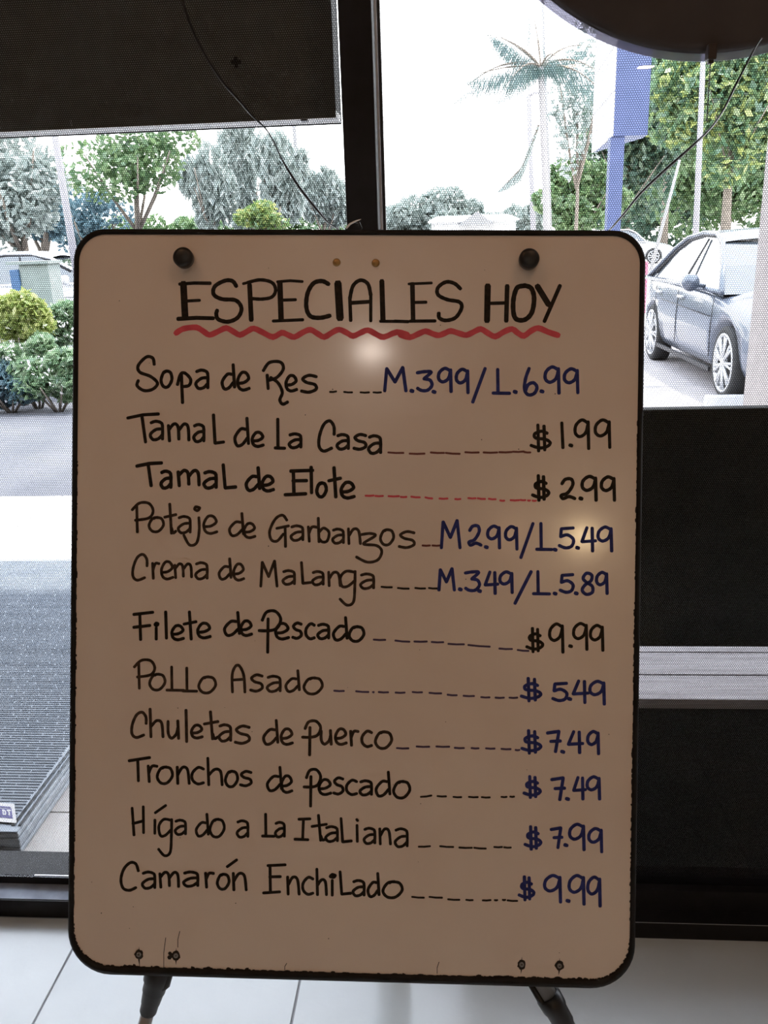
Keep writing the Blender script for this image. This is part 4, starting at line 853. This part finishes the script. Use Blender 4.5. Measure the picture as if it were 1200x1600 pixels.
# ---------------------------------------------------------------- cars
paint_silver = mat('silver_car_paint', (.12, .14, .18), .3, metal=.25, coat=.5)
paint_white = mat('white_car_paint', (.75, .76, .78), .3, coat=.6)
rubber = mat('tyre_rubber', (.02, .02, .02), .8); rimm = mat('alloy_rim', (.6, .61, .63), .35, metal=.4)
carglass = mat('car_window_glass', (.05, .06, .07), .03, coat=1.0, spec=1.0); blk = mat('black_trim', (.015, .015, .017), .5)
lens = mat('headlamp_lens', (.75, .77, .80), .12, coat=1.0)
def car(name, loc, rz, paint, lab, S=1.0, detail=True, suv=0.0):
    """nose towards -Y in car space, x to both sides; origin on the ground under the middle"""
    root = empty(name, loc, rz); tag(root, lab, 'car')
    Lh = 2.25; W = .89; h2 = suv
    # stations along y: (y, half width, bottom, shoulder height, top centre height)
    st = [(-2.28, .50, .36, .50, .54), (-2.22, .70, .24, .62, .66), (-2.08, .82, .20, .70, .74), (-1.80, .87, .18, .76, .82), (-1.35, W, .18, .83, .90), (-.85, W, .18, .90, .97), (-.3, W, .18, .92, .98), (.4, W, .18, .94, .99),
          (1.1, W, .18, .96, 1.01), (1.65, .87, .20, .96, 1.02), (2.0, .82, .24, .95, 1.0), (2.16, .74, .28, .90, .94), (2.24, .60, .36, .80, .84)]
    mb = MB(); rings = []
    for y, w, b, s, t in st:
        s += h2*.5; t += h2*.5
        half = [(0, b), (w*.80, b), (w*.95, b+.06), (w*1.0, b+.22), (w*1.0, (b+s)/2+.05), (w*.985, s-.12), (w*.955, s-.03), (w*.88, s), (w*.5, t), (0, t+.012)]
        ring = [(x, y, z) for x, z in half]+[(-x, y, z) for x, z in half[-2:0:-1]]; rings.append(ring)
    m = len(rings[0]); vs = [v for r_ in rings for v in r_]
    fs = [(i*m+k, i*m+(k+1) % m, (i+1)*m+(k+1) % m, (i+1)*m+k) for i in range(len(rings)-1) for k in range(m)]+[tuple(range(m)), tuple((len(rings)-1)*m+k for k in range(m))[::-1]]
    mb.add(vs, fs, 0, True); body = mb.build('body', paint, root)
    sb = body.modifiers.new('sub', 'SUBSURF'); sb.levels = 1; sb.render_levels = 2
    wy = (-1.36, 1.34); wr = .325
    cut = MB()
    for y in wy:
        for s in (-1, 1): cut.lathe([(0, 0), (0, wr+.055), (.34, wr+.055), (.34, 0)], (s*.60, y, wr), (s, 0, 0), 32)
    co_ = cut.build('arch_cut', blk); 
    bo = body.modifiers.new('arches', 'BOOLEAN'); bo.operation = 'DIFFERENCE'; bo.object = co_; bo.solver = 'EXACT'
    bpy.context.view_layer.update()
    co_.matrix_world = root.matrix_world
    bpy.context.view_layer.update()
    dg = bpy.context.evaluated_depsgraph_get(); me2 = bpy.data.meshes.new_from_object(body.evaluated_get(dg)); body.modifiers.clear(); body.data = me2
    bpy.data.objects.remove(co_)
    body.data.polygons.foreach_set('use_smooth', [True]*len(body.data.polygons))
    # greenhouse: stations (y, z) roofline and belt
    zb0 = .93+h2*.5; zr_ = 1.44+h2
    sidep = [(-1.02, zb0-.02), (-.62, zb0+.22), (-.22, zr_-.09), (.10, zr_-.01), (.55, zr_), (1.05, zr_-.05), (1.35, zr_-.16), (1.75, zb0+.10), (1.92, zb0)] if suv < .1 else [(-1.0, zb0), (-.5, zr_-.15), (-.2, zr_-.02), (.6, zr_), (1.5, zr_-.02), (1.95, zr_-.2), (2.1, zb0)]
    def wat(z): return .82-.26*(z-zb0)/(zr_-zb0)
    gm = MB(); vs = []
    for y, z in sidep: vs += [(wat(z)-.012, y, z-.012), (-wat(z)+.012, y, z-.012)]
    k = len(sidep); fs = [(2*i, 2*i+1, 2*i+3, 2*i+2) for i in range(k-1)]
    base = len(vs); vs += [(.82, -1.02, zb0-.05), (-.82, -1.02, zb0-.05), (.82, 1.92, zb0-.05), (-.82, 1.92, zb0-.05)]
    vs += [(.81, y, zb0-.05) for y, z in sidep]+[(-.81, y, zb0-.05) for y, z in sidep]
    for i in range(k-1):
        fs.append((2*i, 2*i+2, base+4+i+1, base+4+i)); fs.append((2*i+1, base+4+k+i, base+4+k+i+1, 2*i+3))
    gm.add(vs, fs); gm.build('windows', carglass, root)
    # roof skin and pillars
    rf = MB(); pr_ = [p for p in sidep if p[1] > zr_-.13]
    nx_ = 6
    for i in range(len(pr_)-1):
        for j in range(nx_):
            q = []
            for (yy, zz), jj in ((pr_[i], j), (pr_[i+1], j), (pr_[i+1], j+1), (pr_[i], j+1)):
                f = jj/nx_*2-1; q.append((f*(wat(zz)+.004), yy, zz+.035*(1-f*f)))
            rf.add(q, [(0, 1, 2, 3)], 0, True)
    rf.build('roof', paint, root)
    pl_ = MB(); bp_ = MB()
    for s in (-1, 1):
        line = [(s*(wat(z)+.004), y, z) for y, z in sidep]
        pl_.tube(line, .026, 8); pl_.tube([(s*.83, -1.02, zb0-.01), (s*.84, .4, zb0), (s*.83, 1.95, zb0)], .022, 8)
        # black window surround
        bp_.tube([(s*(wat(z)-.004), y+(.05 if y < 0 else -.05), z-.03) for y, z in sidep[1:-1]], .018, 8)
        for yb2, yt2 in ((.28, .30),): bp_.tube([(s*.835, yb2, zb0), (s*(wat(zr_-.05)+.003), yt2, zr_-.06)], .010, 6)
    pl_.build('pillar', paint, root); bp_.build('window_trim', blk, root)
    dr = MB()
    for s in (-1, 1):
        for y in (-.95, .26, 1.2): dr.tube([(s*.889, y, .33), (s*.893, y, .62), (s*.875, y, .88)], .004, 5)
        dr.box((s*.885-.012, -1.0, .20), (s*.885+.012, 1.0, .24)); dr.tube([(s*.892, -.9, .70), (s*.892, .9, .74)], .005, 5)
    dr.build('door_seam', blk, root)
    for s in (-1, 1):
        for y in (.12, 1.02): MB().box((s*.89-.02, y-.09, .80), (s*.89+.02, y+.09, .825)).build('door_handle', rimm, root, bevel=.006)
        mr_ = MB().lathe([(-.10, .02), (-.08, .075), (.02, .085), (.05, .07), (.06, .0)], (s*.99, -.55, zb0+.06), (0, -1, 0), 16)
        mr_.tube([(s*.84, -.52, zb0+.02), (s*.97, -.55, zb0+.04)], .02, 8); mr_.build('mirror', paint, root)
        hl = MB(); hl.add([(s*.50, -2.215, .60), (s*.74, -2.10, .60), (s*.84, -1.86, .66), (s*.83, -1.86, .74), (s*.72, -2.08, .72), (s*.50, -2.20, .67), (s*.50, -2.05, .60), (s*.80, -1.8, .70)],
               [(0, 1, 4, 5), (1, 2, 3, 4), (0, 5, 6), (5, 4, 3, 7, 6)]); hl.build('headlamp', lens, root)
    MB().box((-.45, -2.30, .36), (.45, -2.24, .50)).build('grille', blk, root, bevel=.01)
    for y in wy:
        for s in (-1, 1):
            wh = MB().lathe([(-.19, wr-.04), (-.18, wr), (-.02, wr), (0, wr-.03), (-.005, wr-.075), (-.04, wr-.085)], (0, 0, 0), (1, 0, 0), 36).build('wheel', rubber, root)
            wh.location = (s*.885, y, wr); wh.rotation_euler = (0, 0, 0 if s > 0 else math.pi)
            hb_ = MB().lathe([(-.05, 0), (-.05, wr-.08)], (0, 0, 0), (1, 0, 0), 32).build('brake_disc', blk, wh)
            rm = MB().lathe([(-.035, wr-.10), (-.004, wr-.085), (.004, wr-.075), (0, wr-.062), (-.04, wr-.06)], (0, 0, 0), (1, 0, 0), 36)
            rm.lathe([(-.03, .055), (.004, .05), (.010, .03), (.010, 0)], (0, 0, 0), (1, 0, 0), 20)
            for q in range(9):
                a = 2*math.pi*q/9
                for da in (-.10, .10):
                    rm.tube([(-.004, math.cos(a)*.04, math.sin(a)*.04), (-.004, math.cos(a+da)*(wr-.09), math.sin(a+da)*(wr-.09))], .013, 6)
            rm.build('rim', rimm, wh)
    root.scale = (S, S, S)
    return root
car('silver_car', (3.31, 9.42, -.03), math.radians(.9), paint_silver, 'silver sedan parked nose towards the window at the right')
car('white_car', (at(975, 390, 44).x, 44, -.03), math.radians(78), paint_white, 'distant white car behind the red bollard', suv=.12)
car('white_car', (at(80, 420, 15.5).x, 15.5, -.03), math.radians(95), paint_white, 'white car across the road beside the board left edge')
car('white_car', (at(-190, 420, 12.4).x, 12.4, -.03), math.radians(70), paint_white, 'white van-like car at the far left behind the utility box', suv=.35)
